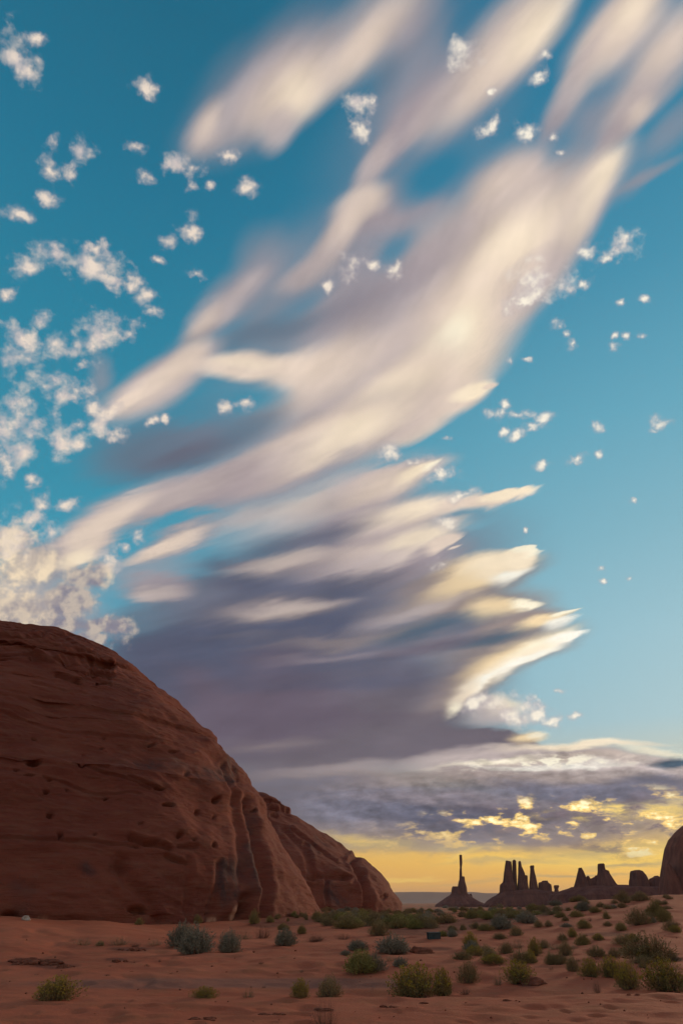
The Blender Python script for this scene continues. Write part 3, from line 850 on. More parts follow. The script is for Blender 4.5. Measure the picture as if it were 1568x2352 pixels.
def carve(P, grooves, pits, ledges, rough, seed):
    N = normals(P)
    x, y = project(P)
    X, Y, Z = P[..., 0], P[..., 1], P[..., 2]
    wx, wy = fbm(X / 3, Y / 3, Z / 3, seed + 90, 3) * 5, fbm(X / 3, Y / 3, Z / 3, seed + 95, 3) * 4
    x, y = x + wx, y + wy
    d = fbm(X / 14, Y / 14, Z / 9, seed, 4) * .9 * rough + fbm(X / 3.2, Y / 3.2, Z / 1.6, seed + 5, 5, .55) * .15 * rough
    s = Z * 1.0 + X * .22 + fbm(X / 9, Y / 9, Z / 9, seed + 9, 3) * 1.4
    beds = np.abs(vnoise(s * 1.1, X / 30, Y / 30, seed + 12)) + .6 * np.abs(vnoise(s * 2.7, X / 12, Y / 12, seed + 13))
    d = d + (beds - .6) * .11 * rough
    thin = np.abs(vnoise(s * 6.0, X / 5, Y / 5, seed + 15))
    d = d + (thin - .5) * .06 * rough * (1 + 2.4 * sstep(Z, 28, 34))
    for pts, w, dep in grooves:
        q = seg_dist(x - .65 * wx, y - .65 * wy, pts) / w
        d = d - dep * np.exp(-q * q) + dep * .25 * np.exp(-((q - 2.1) / .9) ** 2)
    for (a, b, rx, ry, dep) in pits:
        q = np.hypot((x - a) / rx, (y - b) / ry)
        d = d - dep * sstep(q, 1.25, .55)
    for pts, w, dep in ledges:
        q = seg_dist(x, y, pts) / w
        lip = seg_dist(x, y + w * 1.3, pts) / w
        d = d - dep * np.exp(-(q ** 2)) + dep * .55 * np.exp(-(lip ** 2))
    return P + N * d[..., None], (x, y)


SIL_A = [(24, 1432), (40, 1437), (100, 1443), (130, 1452), (180, 1470), (205, 1490), (260, 1528), (300, 1543), (345, 1565), (380, 1585), (415, 1615), (440, 1640), (475, 1675), (500, 1704), (520, 1718), (540, 1745), (580, 1803), (600, 1832),
         (615, 1868), (630, 1903), (650, 1941), (668, 1968), (690, 2000), (712, 2040), (730, 2088), (732, 2110)]
r = ray(26, 1434)
PK = EYE + 100 * r[2] / r[1]
GA = [([c1(1075, 850), c1(1096, 930), c1(1106, 1040), c1(1112, 1150), c1(1112, 1280), c1(1098, 1430)], 11, .45),
      ([c1(1135, 860), c1(1166, 1000), c1(1192, 1100), c1(1208, 1200), c1(1208, 1290), c1(1188, 1420)], 10, .9),
      ([c1(868, 1130), c1(870, 1250), c1(884, 1410)], 7, .25), ([c1(1002, 1150), c1(1003, 1250), c1(972, 1420)], 7, .3),
      ([c1(1030, 690), c1(1060, 770), c1(1085, 860)], 6, .5), ([c1(1000, 590), c1(1050, 660), c1(1100, 760), c1(1150, 850)], 5, .35),
      ([c1(1130, 1300), c1(1120, 1420)], 9, .7), ([c1(560, 1130), c1(600, 1230), c1(700, 1300), c1(740, 1400)], 12, .4)]
PITS = [(158, 670, 32, 20, 1.5), (388, 676, 17, 17, 1.3), (343, 663, 9, 14, .9), (745, 800, 28, 10, .9), (710, 585, 22, 8, .6), (810, 623, 28, 10, .7), (765, 878, 36, 12, .8), (1000, 848, 15, 17, 1.2), (1140, 875, 12, 13, 1.0), (500, 830, 13, 8, .8), (207, 817, 13, 11, .8),
        (313, 797, 7, 7, .6), (233, 922, 18, 16, .8), (272, 1015, 12, 18, .8), (820, 1018, 12, 15, .8), (973, 1072, 13, 15, 1.0), (885, 1050, 13, 9, .7), (920, 900, 15, 13, .6), (655, 1340, 55, 24, .9), (165, 555, 12, 7, .5), (228, 755, 11, 7, .5), (635, 968, 11, 7, .5),
        (440, 1008, 9, 7, .5), (1170, 900, 11, 9, .5), (1097, 765, 9, 14, .6), (860, 730, 15, 7, .5), (480, 600, 15, 6, .5), (130, 738, 30, 8, .5), (75, 710, 16, 8, .4), (985, 930, 9, 9, .5), (545, 1165, 55, 40, .4), (1115, 1350, 26, 45, 1.2), (490, 547, 8, 6, .4), (390, 620, 6, 5, .4),
        (357, 274, 24, 8, .7), (480, 296, 36, 10, .8), (97, 137, 10, 6, .4), (210, 140, 8, 5, .3), (262, 125, 12, 5, .4), (620, 1055, 16, 7, .5), (700, 1045, 60, 10, .4), (290, 1310, 90, 20, .25), (40, 1385, 40, 25, .7)]
PITS = [(*c1(a, b), q * .42, w * .42, e) for a, b, q, w, e in PITS]
LEDGES = [([c1(150, 183), c1(330, 200), c1(400, 212), c1(510, 238)], 5, .9), ([c1(270, 262), c1(380, 280)], 4, .6), ([c1(430, 250), c1(530, 270)], 4, .7), ([c1(0, 130), c1(110, 138)], 4, .5), ([c1(0, 100), c1(200, 92)], 3, .35), ([c1(320, 160), c1(410, 178)], 4, .5),
          ([c1(0, 155), c1(160, 160), c1(270, 172)], 3, .35), ([c1(0, 78), c1(160, 72), c1(260, 98), c1(360, 120)], 3, .3), ([c1(0, 1025), c1(300, 1033), c1(620, 1055)], 3, .25), ([c1(600, 1020), c1(700, 1048), c1(790, 1075)], 5, .6), ([c1(770, 1100), c1(860, 1140)], 4, .4),
          ([c1(430, 690), c1(560, 745), c1(700, 800)], 3, .25), ([c1(0, 620), c1(200, 640), c1(500, 690)], 3, .18), ([c1(200, 740), c1(420, 800), c1(640, 830)], 3, .18), ([c1(830, 1066), c1(900, 1075)], 4, .4), ([c1(150, 300), c1(400, 345)], 3, .2), ([c1(590, 745), c1(750, 800)], 3, .3), ([c1(0, 440), c1(300, 520), c1(700, 560)], 3, .15)]
AX, AY, AK = 100 * r[0] / r[1], 100.0, 0.98
SIL_A, PK = fit(SIL_A, (AX, AY, AK, -1.5, PK), lambda P: carve(P, GA, PITS, LEDGES, 1.0, 200))
PA, _ = sandstone_dome(SIL_A, AX, AY, AK, 460, 980, -1.5, PK)
for k in range(9):   # thin courses near the top, parallel to the skyline
    LEDGES.append(([c1(-20, 84 + 13 * k), c1(140, 84 + 13 * k), c1(290, 118 + 12 * k), c1(430, 182 + 11 * k), c1(520, 240 + 9 * k)], 1.7 + .5 * (k % 3), .30 + .14 * (k % 2)))
PA, (qx, qy) = carve(PA, GA, PITS, LEDGES, 1.0, 200)
front = PA[..., 1] < 105
wv = fbm(PA[..., 0] / 4, PA[..., 1] / 4, PA[..., 2] / 4, 333, 4)


def blot(items, conv):
    t = 0
    for (a, b, rx, ry, k) in items:
        ax, ay = conv(a, b)
        t = t + k * np.exp(-((qx - ax) / (rx * .5)) ** 2 - ((qy - ay) / (ry * .5)) ** 2)
    return np.clip(sstep(t + wv * .35, .25, .8), 0, 1) * front


varn = blot([(1040, 1240, 55, 140, 1.0), (1150, 1000, 60, 160, .7), (400, 1170, 60, 60, .8), (620, 690, 180, 50, .55), (960, 760, 120, 60, .5), (1060, 700, 50, 90, .5), (1180, 1200, 40, 150, .5), (120, 1250, 200, 90, .4), (300, 1400, 260, 60, .35)], c1)
scar = blot([(1076, 1385, 16, 50, 1.2), (985, 1420, 26, 40, 1.1), (200, 1400, 40, 20, .7), (370, 1430, 30, 16, .7), (300, 1425, 30, 12, .6)], c1)
dome = obj('sandstone_dome', mesh_from('sandstone_dome', PA.reshape(-1, 3), grid_faces(*PA.shape[:2]), ROCK, True, {'varnish': varn.ravel(), 'scar': scar.ravel()}))
tag(dome, 'huge rounded red sandstone dome with ledges on top and dark pockmarks, filling the left side', 'rock dome')

SIL_B = [(560, 1822), (600, 1829), (632, 1837), (650, 1852), (664, 1868), (660, 1872), (700, 1891), (745, 1919), (784, 1945), (814, 1968), (844, 1990), (871, 2014), (891, 2034), (906, 2062), (915, 2078), (919, 2098), (919, 2120)]
SIL_B = [(a, b) for a, b in SIL_B if (a, b) != (660, 1872)]
r = ray(575, 1824)
PB, _ = sandstone_dome(SIL_B, 150 * r[0] / r[1], 150.0, 1.15, 260, 620, -1.5, EYE + 150 * r[2] / r[1])
GB = [([c2(56, 222), c2(95, 290), c2(116, 350), c2(127, 410), c2(134, 480)], 6, 1.3), ([c1(1420, 1210), c1(1500, 1192), c1(1600, 1205)], 5, .5), ([c1(1505, 1205), c1(1512, 1350)], 4, .4), ([c1(1300, 1000), c1(1400, 1090), c1(1440, 1200)], 7, .5)]
PB, (qx, qy) = carve(PB, GB, [(*c1(1260, 940), 10, 5, .8), (*c1(1400, 1060), 9, 5, .5), (*c2(30, 300), 12, 6, .6), (*c2(190, 400), 8, 5, .5)],
                     [([c1(1235, 908), c1(1290, 914), c1(1340, 920)], 4, 1.3), ([c1(1210, 870), c1(1280, 878)], 3, .5), ([c1(1340, 1000), c1(1480, 1075), c1(1560, 1130)], 4, .5)], .9, 300)
front = PB[..., 1] < 155
wv = fbm(PB[..., 0] / 4, PB[..., 1] / 4, PB[..., 2] / 4, 433, 4)
varn = blot([(1450, 1090, 90, 60, .6), (1560, 1280, 60, 90, .6)], c1)
dome_b = obj('sandstone_dome', mesh_from('sandstone_ridge', PB.reshape(-1, 3), grid_faces(*PB.shape[:2]), ROCK, True, {'varnish': varn.ravel(), 'scar': varn.ravel() * 0}))
tag(dome_b, 'lower red sandstone dome sloping down to the right from behind the huge dome', 'rock dome')

# ------------------------------------------------------------------ far buttes, built up level by level from their measured outlines
m = Mat('butte rock', 0.92, 0.1)
p = m.pos((1, 1, .22))
q = m.noise(p, 0.11, 7, 0.7)
w = m.noise(m.pos((.12, .12, 1.0)), 0.12, 4, 0.6)
c = m.mix(m.mapr(q, .38, .64), (.125, .040, .036), (.20, .068, .052))
c = m.mix(m.mapr(w, .45, .65, 0, .5), c, (.095, .032, .030))
m.bump(q, 0.8, 3.0)
BUTTE = m.colour(c)


m = Mat('mesa rock', 0.92, 0.1)
q = m.noise(m.pos((1, 1, .16)), 0.12, 7, 0.7)
c = m.mix(m.mapr(q, .36, .66), (.16, .050, .038), (.29, .095, .066))
m.bump(q, 1.0, 3.0)
MESA = m.colour(c)


def c5(x, y):
    return (980 + x / 2.529) * .98, (1960 + y / 2.529) * .98


def tower(name, prof, depth, conv, thick, parent, origin, seed, ns=56, sub=6, conv_noise=.09, below=None, mat=None):
    """prof: (y, left, right) rows from the top down, measured on the photo; gives a solid of that outline"""
    rows = []
    for y, xl, xr in prof:
        rows.append((conv(xl, y)[1], conv(xl, y)[0], conv(xr, y)[0]))
    rows = np.array(rows)
    ys = np.concatenate([np.linspace(a, b, sub, endpoint=False) for a, b in zip(rows[:-1, 0], rows[1:, 0])] + [[rows[-1, 0]]])
    xl, xr = np.interp(ys, rows[:, 0], rows[:, 1]), np.interp(ys, rows[:, 0], rows[:, 2])
    lev = []
    for y, a, b in zip(ys, xl, xr):
        ra, rb = ray(a, y), ray(b, y)
        lev.append((EYE + depth * ra[2] / ra[1], depth * ra[0] / ra[1], depth * rb[0] / rb[1]))
    if below is not None:
        z, a, b = lev[-1]
        lev.append((z - below, a - below * .8, b + below * .8))
    lev = np.array(lev)
    z, cxm, hw = lev[:, 0], .5 * (lev[:, 1] + lev[:, 2]), .5 * (lev[:, 2] - lev[:, 1])
    th = np.linspace(0, 2 * math.pi, ns, endpoint=False)
    ct, st = np.cos(th), np.sin(th)
    px = np.sign(ct) * np.abs(ct) ** .75
    py = np.sign(st) * np.abs(st) ** .75
    big_hw = max(hw)
    wob = 1 + conv_noise * (fbm(ct[None] * 1.6 + seed, st[None] * 1.6, z[:, None] / 60, seed, 3) + .8 * fbm(ct[None] * 4 + seed, st[None] * 4, z[:, None] / 200, seed + 4, 2) + .7 * vnoise(ct[None] * 9, st[None] * 9, z[:, None] / 14, seed + 8))
    V = np.stack([cxm[:, None] + hw[:, None] * px[None] * wob, depth + thick * (.35 * big_hw + .65 * hw[:, None]) * py[None] * wob, z[:, None] + 0 * px[None]], -1)
    V = V[::-1]
    n, k = V.shape[:2]
    F = grid_faces(n, k)
    verts = np.concatenate([V.reshape(-1, 3), [V[-1].mean(0)]])
    cap = np.stack([np.arange((n - 1) * k, n * k), np.roll(np.arange((n - 1) * k, n * k), -1), np.full(k, n * k), np.full(k, n * k)], -1)
    F = np.concatenate([F[:, [0, 1, 2]], F[:, [0, 2, 3]], cap[:, :3]])
    verts = verts - np.array(origin)
    return obj(name, mesh_from(name, verts, F, mat or BUTTE, False), parent)


def place(px, depth, z):
    r = ray(px, 2070)
    return (depth * r[0] / r[1], depth, z)


# the needle and its pedestal
D1 = 1500
o1 = place(1062, D1, -6)
t = thing('spire_butte', 'thin tall needle of rock on a stepped pedestal, dark against the yellow sky', 'rock spire', o1)
tower('spire', [(112, 243, 258), (130, 243, 259), (150, 244, 260), (165, 244, 260), (185, 246, 257), (210, 244, 258), (240, 243, 259), (270, 242, 262), (320, 240, 268)], D1, c5, .9, t, o1, 1, 28, 5, .05)
tower('shoulder', [(240, 255, 271), (246, 252, 273), (268, 240, 275), (290, 236, 281), (312, 234, 286), (350, 230, 289)], D1 + 2, c5, 1.0, t, o1, 2, 36, 5, .07)
tower('shoulder', [(299, 204, 232), (304, 202, 236), (322, 198, 246), (352, 194, 260)], D1 - 1, c5, .8, t, o1, 3, 36, 5, .07)
tower('shoulder', [(343, 303, 314), (350, 299, 318), (366, 296, 322)], D1 - 3, c5, 1.0, t, o1, 33, 24, 4, .1)
tower('talus_slope', [(342, 196, 290), (352, 188, 300), (366, 165, 320), (386, 138, 350), (406, 108, 392)], D1, c5, .8, t, o1, 4, 64, 6, .05, below=6)

# the row of pinnacles
D2 = 1400
o2 = place(1200, D2, -6)
t = thing('pinnacle_row', 'row of five tall ragged rock pinnacles on one dark base, right of the needle', 'rock spire', o2)
tower('pinnacle', [(146, 519, 524), (152, 518, 551), (165, 516, 553), (200, 512, 556), (215, 508, 558), (255, 505, 560), (275, 503, 566), (290, 490, 575), (350, 486, 588)], D2, c5, .8, t, o2, 5, 44, 5, 0.11)
tower('pinnacle', [(141, 563, 572), (150, 559, 578), (180, 558, 580), (220, 560, 581), (260, 556, 583), (320, 552, 586)], D2 + 6, c5, .9, t, o2, 6, 32, 5, 0.11)
tower('pinnacle', [(149, 596, 604), (156, 593, 607), (180, 593, 611), (200, 592, 620), (222, 592, 628), (260, 590, 634), (290, 588, 646), (345, 584, 655)], D2, c5, .9, t, o2, 7, 36, 5, 0.11)
tower('pinnacle', [(233, 632, 643), (240, 630, 646), (270, 628, 647), (300, 626, 650), (345, 622, 656)], D2 + 4, c5, 1, t, o2, 8, 28, 5, 0.11)
tower('pinnacle', [(175, 666, 683), (182, 662, 685), (194, 664, 684), (215, 663, 688), (240, 661, 695), (270, 659, 700), (300, 657, 705), (345, 655, 712)], D2, c5, .9, t, o2, 9, 36, 5, 0.09)
tower('block', [(265, 738, 762), (272, 732, 766), (277, 716, 768), (288, 714, 781), (310, 713, 783), (350, 710, 788)], D2 - 2, c5, .8, t, o2, 10, 40, 5, 0.14)
tower('knob', [(292, 806, 828), (298, 803, 831), (306, 803, 829), (316, 807, 826), (325, 806, 829), (345, 800, 834)], D2 - 2, c5, .9, t, o2, 11, 28, 4, 0.12)
tower('talus_slope', [(318, 640, 700), (330, 492, 800), (340, 484, 836), (352, 470, 850), (366, 442, 870), (384, 420, 900), (408, 398, 930)], D2, c5, .35, t, o2, 12, 90, 6, .05, below=6)

# twin peaks, the block and the lumps on a long low rise
D3 = 1150
o3 = place(1340, D3, -4)
t = thing('twin_peaks', 'pair of jagged dark rock peaks joined by a low saddle, between pinnacle row and mesa', 'rock peak', o3)
tower('peak', [(189, 952, 966), (196, 950, 969), (206, 949, 975), (230, 943, 985), (250, 939, 992), (275, 932, 1000), (300, 926, 1006), (330, 920, 1012)], D3, c5, .9, t, o3, 13, 40, 5, 0.11)
tower('peak', [(164, 1070, 1092), (170, 1066, 1097), (186, 1066, 1099), (200, 1067, 1103), (208, 1067, 1124), (220, 1066, 1128), (240, 1060, 1139), (262, 1055, 1152), (280, 1052, 1163), (300, 1048, 1182), (330, 1040, 1190)], D3, c5, .9, t, o3, 14, 44, 5, 0.09)
tower('lump', [(237, 1000, 1008), (244, 997, 1013), (262, 992, 1022), (285, 988, 1030), (330, 984, 1036)], D3 + 3, c5, 1, t, o3, 15, 28, 4, 0.15)
tower('lump', [(234, 1050, 1060), (242, 1046, 1068), (254, 1020, 1070), (272, 1014, 1074), (330, 1010, 1080)], D3 + 4, c5, .8, t, o3, 16, 32, 4, 0.15)
tower('talus_slope', [(291, 1050, 1230), (300, 960, 1254), (304, 912, 1560), (312, 900, 1620), (322, 870, 1640), (334, 838, 1660), (350, 800, 1700)], D3 + 10, c5, .4, t, o3, 17, 90, 6, .04, below=10)
o4 = place(1446, D3, -4)
t = thing('block_butte', 'squat flat-topped rock block standing on the rise left of the mesa', 'rock block', o4)
tower('block', [(202, 1286, 1308), (208, 1264, 1326), (218, 1260, 1334), (232, 1259, 1346), (252, 1258, 1355), (268, 1253, 1358), (310, 1250, 1366)], D3, c5, .7, t, o4, 18, 48, 5, 0.09)
tower('lump', [(236, 1404, 1416), (244, 1394, 1428), (254, 1372, 1436), (270, 1364, 1446), (320, 1356, 1456)], D3 + 4, c5, .8, t, o4, 19, 40, 5, 0.15)
D5 = 800
o5 = place(1640, D5, -3)
t = thing('mesa', 'massive dark mesa with a rounded shoulder cut off by the right edge', 'mesa', o5)


def c0(x, y):
    return x * .98 + 10, y * .98


tower('cliff', [(1926, 1640, 1990), (1934, 1600, 2020), (1951, 1582, 2040), (1966, 1569, 2050), (1987, 1561, 2060), (2007, 1559, 2070), (2030, 1556, 2075), (2060, 1552, 2080), (2110, 1548, 2090)], D5, c0, .6, t, o5, 20, 160, 8, .014, mat=MESA)
tower('buttress', [(2027, 1549, 1556), (2034, 1547, 1562), (2048, 1548, 1570), (2064, 1548, 1580), (2110, 1546, 1600)], D5 - 20, c0, 1, t, o5, 21, 36, 5, .06, mat=MESA)

# far mesas at the edge of sight
m = Mat('far mesa', 0.95, 0.05)
HILLM = m.colour(m.mix(m.mapr(m.noise(m.pos(), .0012, 4), .4, .6), (.22, .12, .09), (.28, .16, .12)))
hx = np.linspace(-14000, 14000, 420)
D6 = 15000
top = 150 + 18 * sstep(fbm(hx / 2600, 0, 0, 5, 3), -.1, .2) + 6 * fbm(hx / 500, 1, 0, 6, 3)
profile = [(-900, -20), (-500, 20), (-250, 80), (-120, .86), (0, 1.0), (900, 1.0), (1600, -30)]
V = []
for dy, k in profile:
    z = top * k if abs(k) <= 1 else np.full_like(hx, float(k)) + 4 * fbm(hx / 300, dy / 300, 0, 9, 2)
    V.append(np.stack([hx, D6 + dy + 160 * fbm(hx / 900, dy / 1000, 0, 12, 3), z], -1))
V = np.array(V)
i = np.arange(V.shape[0] * V.shape[1]).reshape(V.shape[:2])
F = np.stack([i[:-1, :-1], i[:-1, 1:], i[1:, 1:], i[1:, :-1]], -1).reshape(-1, 4)
hills = tag(obj('hills', mesh_from('hills', V.reshape(-1, 3), F, HILLM)), kind='structure')

# ------------------------------------------------------------------ plants
def leaf_mat(name, a, b, trans=0.25):
    m = Mat(name, 0.85, 0.1)
    inf = m.node('ShaderNodeObjectInfo')
    g = m.noise(m.pos(), 5.0, 3)
    f = m.math('ADD', m.math('MULTIPLY', inf.outputs['Random'], .55), m.math('MULTIPLY', g, .5))
    m.colour(m.mix(m.mapr(f, .25, .8), a, b))
    return m.m


SAGE = leaf_mat('sage leaves', (.235, .178, .122), (.31, .24, .175))
GREEN = leaf_mat('green leaves', (.26, .165, .058), (.33, .21, .076))
OLIVE = leaf_mat('olive leaves', (.255, .155, .066), (.33, .20, .09))
BRIGHT = leaf_mat('bright green leaves', (.26, .195, .056), (.34, .25, .080))
FLOWER = leaf_mat('yellow flower heads', (.30, .185, .025), (.42, .26, .035))
STRAW = leaf_mat('dry straw', (.22, .135, .075), (.30, .19, .11))
RUST = leaf_mat('dry rusty twigs', (.14, .058, .038), (.20, .085, .055))
WOOD = leaf_mat('grey stems', (.075, .055, .042), (.11, .08, .06))


def ribbons(bases, tips, bow, width, seg, rng):
    """thin tapering strips from bases to tips, bowed outwards"""
    n = len(bases)
    t = np.linspace(0, 1, seg + 1)
    mid = .5 * (bases + tips) + bow
    P = ((1 - t) ** 2)[None, :, None] * bases[:, None] + (2 * t * (1 - t))[None, :, None] * mid[:, None] + (t ** 2)[None, :, None] * tips[:, None]
    side = rng.normal(size=(n, 3))
    side[:, 2] *= .2
    side /= np.linalg.norm(side, axis=1, keepdims=True)
    w = np.asarray(width).reshape(-1, 1) * np.linspace(1, .25, seg + 1)[None]
    L, Rr = P - side[:, None] * w[..., None], P + side[:, None] * w[..., None]
    V = np.stack([L, Rr], 2).reshape(-1, 3)
    b = (np.arange(n) * (seg + 1) * 2)[:, None] + np.arange(seg)[None] * 2
    F = np.stack([b, b + 1, b + 3, b + 2], -1).reshape(-1, 4)
    return V, F, P


def leaflets(C, dirs, length, width, rng):
    """small leaf blades: one quad each, growing from C along dirs"""
    n = len(C)
    s = np.cross(dirs, rng.normal(size=(n, 3)))
    s /= np.maximum(np.linalg.norm(s, axis=1, keepdims=True), 1e-6)
    L, W = np.asarray(length).reshape(-1, 1), np.asarray(width).reshape(-1, 1)
    V = np.stack([C - s * W * .4, C + dirs * L * .5 - s * W, C + dirs * L, C + dirs * L * .5 + s * W], 1)
    V[:, 0] = C
    return V.reshape(-1, 3), np.arange(n * 4).reshape(-1, 4)


def bush_meshes(kind, seed):
    """a plant one metre wide and about as tall as its kind grows: (foliage, stems, flowers)"""
    rng = np.random.default_rng(seed)
    spec = dict(sage=(430, .62, 16, .050, .0075, SAGE), green=(420, .60, 15, .058, .0065, GREEN), bright=(420, .55, 15, .060, .0065, BRIGHT), olive=(380, .62, 13, .055, .006, OLIVE),
                yellow=(440, .56, 12, .050, .0065, GREEN), straw=(300, .50, 0, 0, 0, STRAW), rust=(300, .55, 0, 0, 0, RUST))[kind]
    n, tall, nl, ll, lw, lm = spec
    a = rng.uniform(0, 2 * math.pi, n)
    # lumpy outline
    lob = 1 + .20 * np.sin(a * 2 + rng.uniform(0, 6)) + .17 * np.sin(a * 3 + rng.uniform(0, 6)) + .13 * np.sin(a * 5 + rng.uniform(0, 6))
    el = np.arcsin(np.clip(rng.uniform(.02, 1, n) ** .8, 0, 1))
    rr = rng.uniform(.62, 1.12, n) * lob
    tips = np.stack([.5 * rr * np.cos(el) * np.cos(a), .5 * rr * np.cos(el) * np.sin(a), tall * (.10 + .90 * np.sin(el)) * rng.uniform(.66, 1.14, n)], -1)
    br = rng.uniform(0, .18, n)
    bases = np.stack([br * np.cos(a), br * np.sin(a), np.full(n, -.04)], -1)
    bow = np.stack([.06 * np.cos(a), .06 * np.sin(a), -.03 + 0 * a], -1) * rng.uniform(.3, 1.5, (n, 1))
    wid = rng.uniform(.002, .004, n) if nl else rng.uniform(.002, .0042, n)
    V, F, P = ribbons(bases, tips, bow, wid, 4, rng)
    stems = mesh_from('stems', V, F, WOOD if nl else lm, False)
    fol = flo = None
    if nl:
        t = rng.uniform(.38, 1.0, (n, nl)) ** .8
        k = t * 4
        k0 = np.minimum(k.astype(int), 3)
        f = (k - k0)[..., None]
        ii = np.arange(n)[:, None]
        C = P[ii, k0] * (1 - f) + P[ii, k0 + 1] * f
        up = (P[:, -1] - P[:, -2])
        up /= np.linalg.norm(up, axis=1, keepdims=True)
        dirs = up[:, None] * .9 + rng.normal(size=(n, nl, 3)) * .55
        dirs /= np.linalg.norm(dirs, axis=-1, keepdims=True)
        m_ = n * nl
        V, F = leaflets(C.reshape(-1, 3), dirs.reshape(-1, 3), rng.uniform(.6, 1.3, m_) * ll, rng.uniform(.7, 1.3, m_) * lw, rng)
        fol = mesh_from('foliage', V, F, lm, False)
    if kind == 'yellow':
        top = np.where(tips[:, 2] > tall * .35)[0]
        top = top[rng.random(len(top)) < .8]
        C = np.repeat(tips[top], 7, 0) + rng.normal(size=(len(top) * 7, 3)) * .014
        d = rng.normal(size=C.shape) * .6 + np.array((0, 0, 1.0))
        d /= np.linalg.norm(d, axis=1, keepdims=True)
        V, F = leaflets(C, d, rng.uniform(.014, .030, len(C)), rng.uniform(.007, .013, len(C)), rng)
        flo = mesh_from('flowers', V, F, FLOWER, False)
    return fol, stems, flo


KINDS = {}
for kd, sd in (('sage', 10), ('green', 20), ('bright', 30), ('olive', 40), ('yellow', 50), ('straw', 60), ('rust', 70)):
    KINDS[kd] = [bush_meshes(kd, sd + v) for v in range(3)]
TALL = dict(sage=.62, green=.60, bright=.55, olive=.62, yellow=.56, straw=.50, rust=.55)
NAMES = dict(sage='sagebrush', green='rabbitbrush', bright='rabbitbrush', olive='rabbitbrush', yellow='rabbitbrush', straw='grass_tuft', rust='dry_bush')
CATS = dict(sage='bush', green='bush', bright='bush', olive='bush', yellow='bush', straw='grass tuft', rust='dry bush')
prng = random.Random(5)


def plant(kd, x, y, w, h, label, group=None, depth=None):
    """x, y: middle of the plant's foot, w, h: its size, all as measured on the photo"""
    gx, gy, gz = hit(x, y)
    if depth is not None:
        r = ray(x, 2100)
        gx, gy = depth * r[0] / r[1], depth
        gz = float(ground_z(gx, gy))
    fwd = gy * math.cos(PITCH) + (gz - EYE) * math.sin(PITCH)
    sw = max(w / 1568 * fwd, .05) * .96
    sh = max(h / 1568 * fwd, .04) / 1.12
    fol, stems, flo = KINDS[kd][prng.randrange(3)]
    t = thing(NAMES[kd], label, CATS[kd], (gx, gy, gz - .02), prng.uniform(0, 6.28), (sw, sw, sh / TALL[kd]), group)
    if fol:
        obj('foliage', fol, t)
    obj('stems' if fol else 'blades' if kd == 'straw' else 'twigs', stems, t)
    if flo:
        obj('flowers', flo, t)
    return t


def q3(x, y, w, h):
    return .5 * x, 2038.4 + .5 * y, .5 * w, .5 * h


def q2(x, y, w, h):
    return 784 + .5 * x, 1862 + .5 * y, .5 * w, .5 * h


def q6(x, y, w, h):
    return 372.4 + .45 * x, 2038.4 + .45 * y, .45 * w, .45 * h


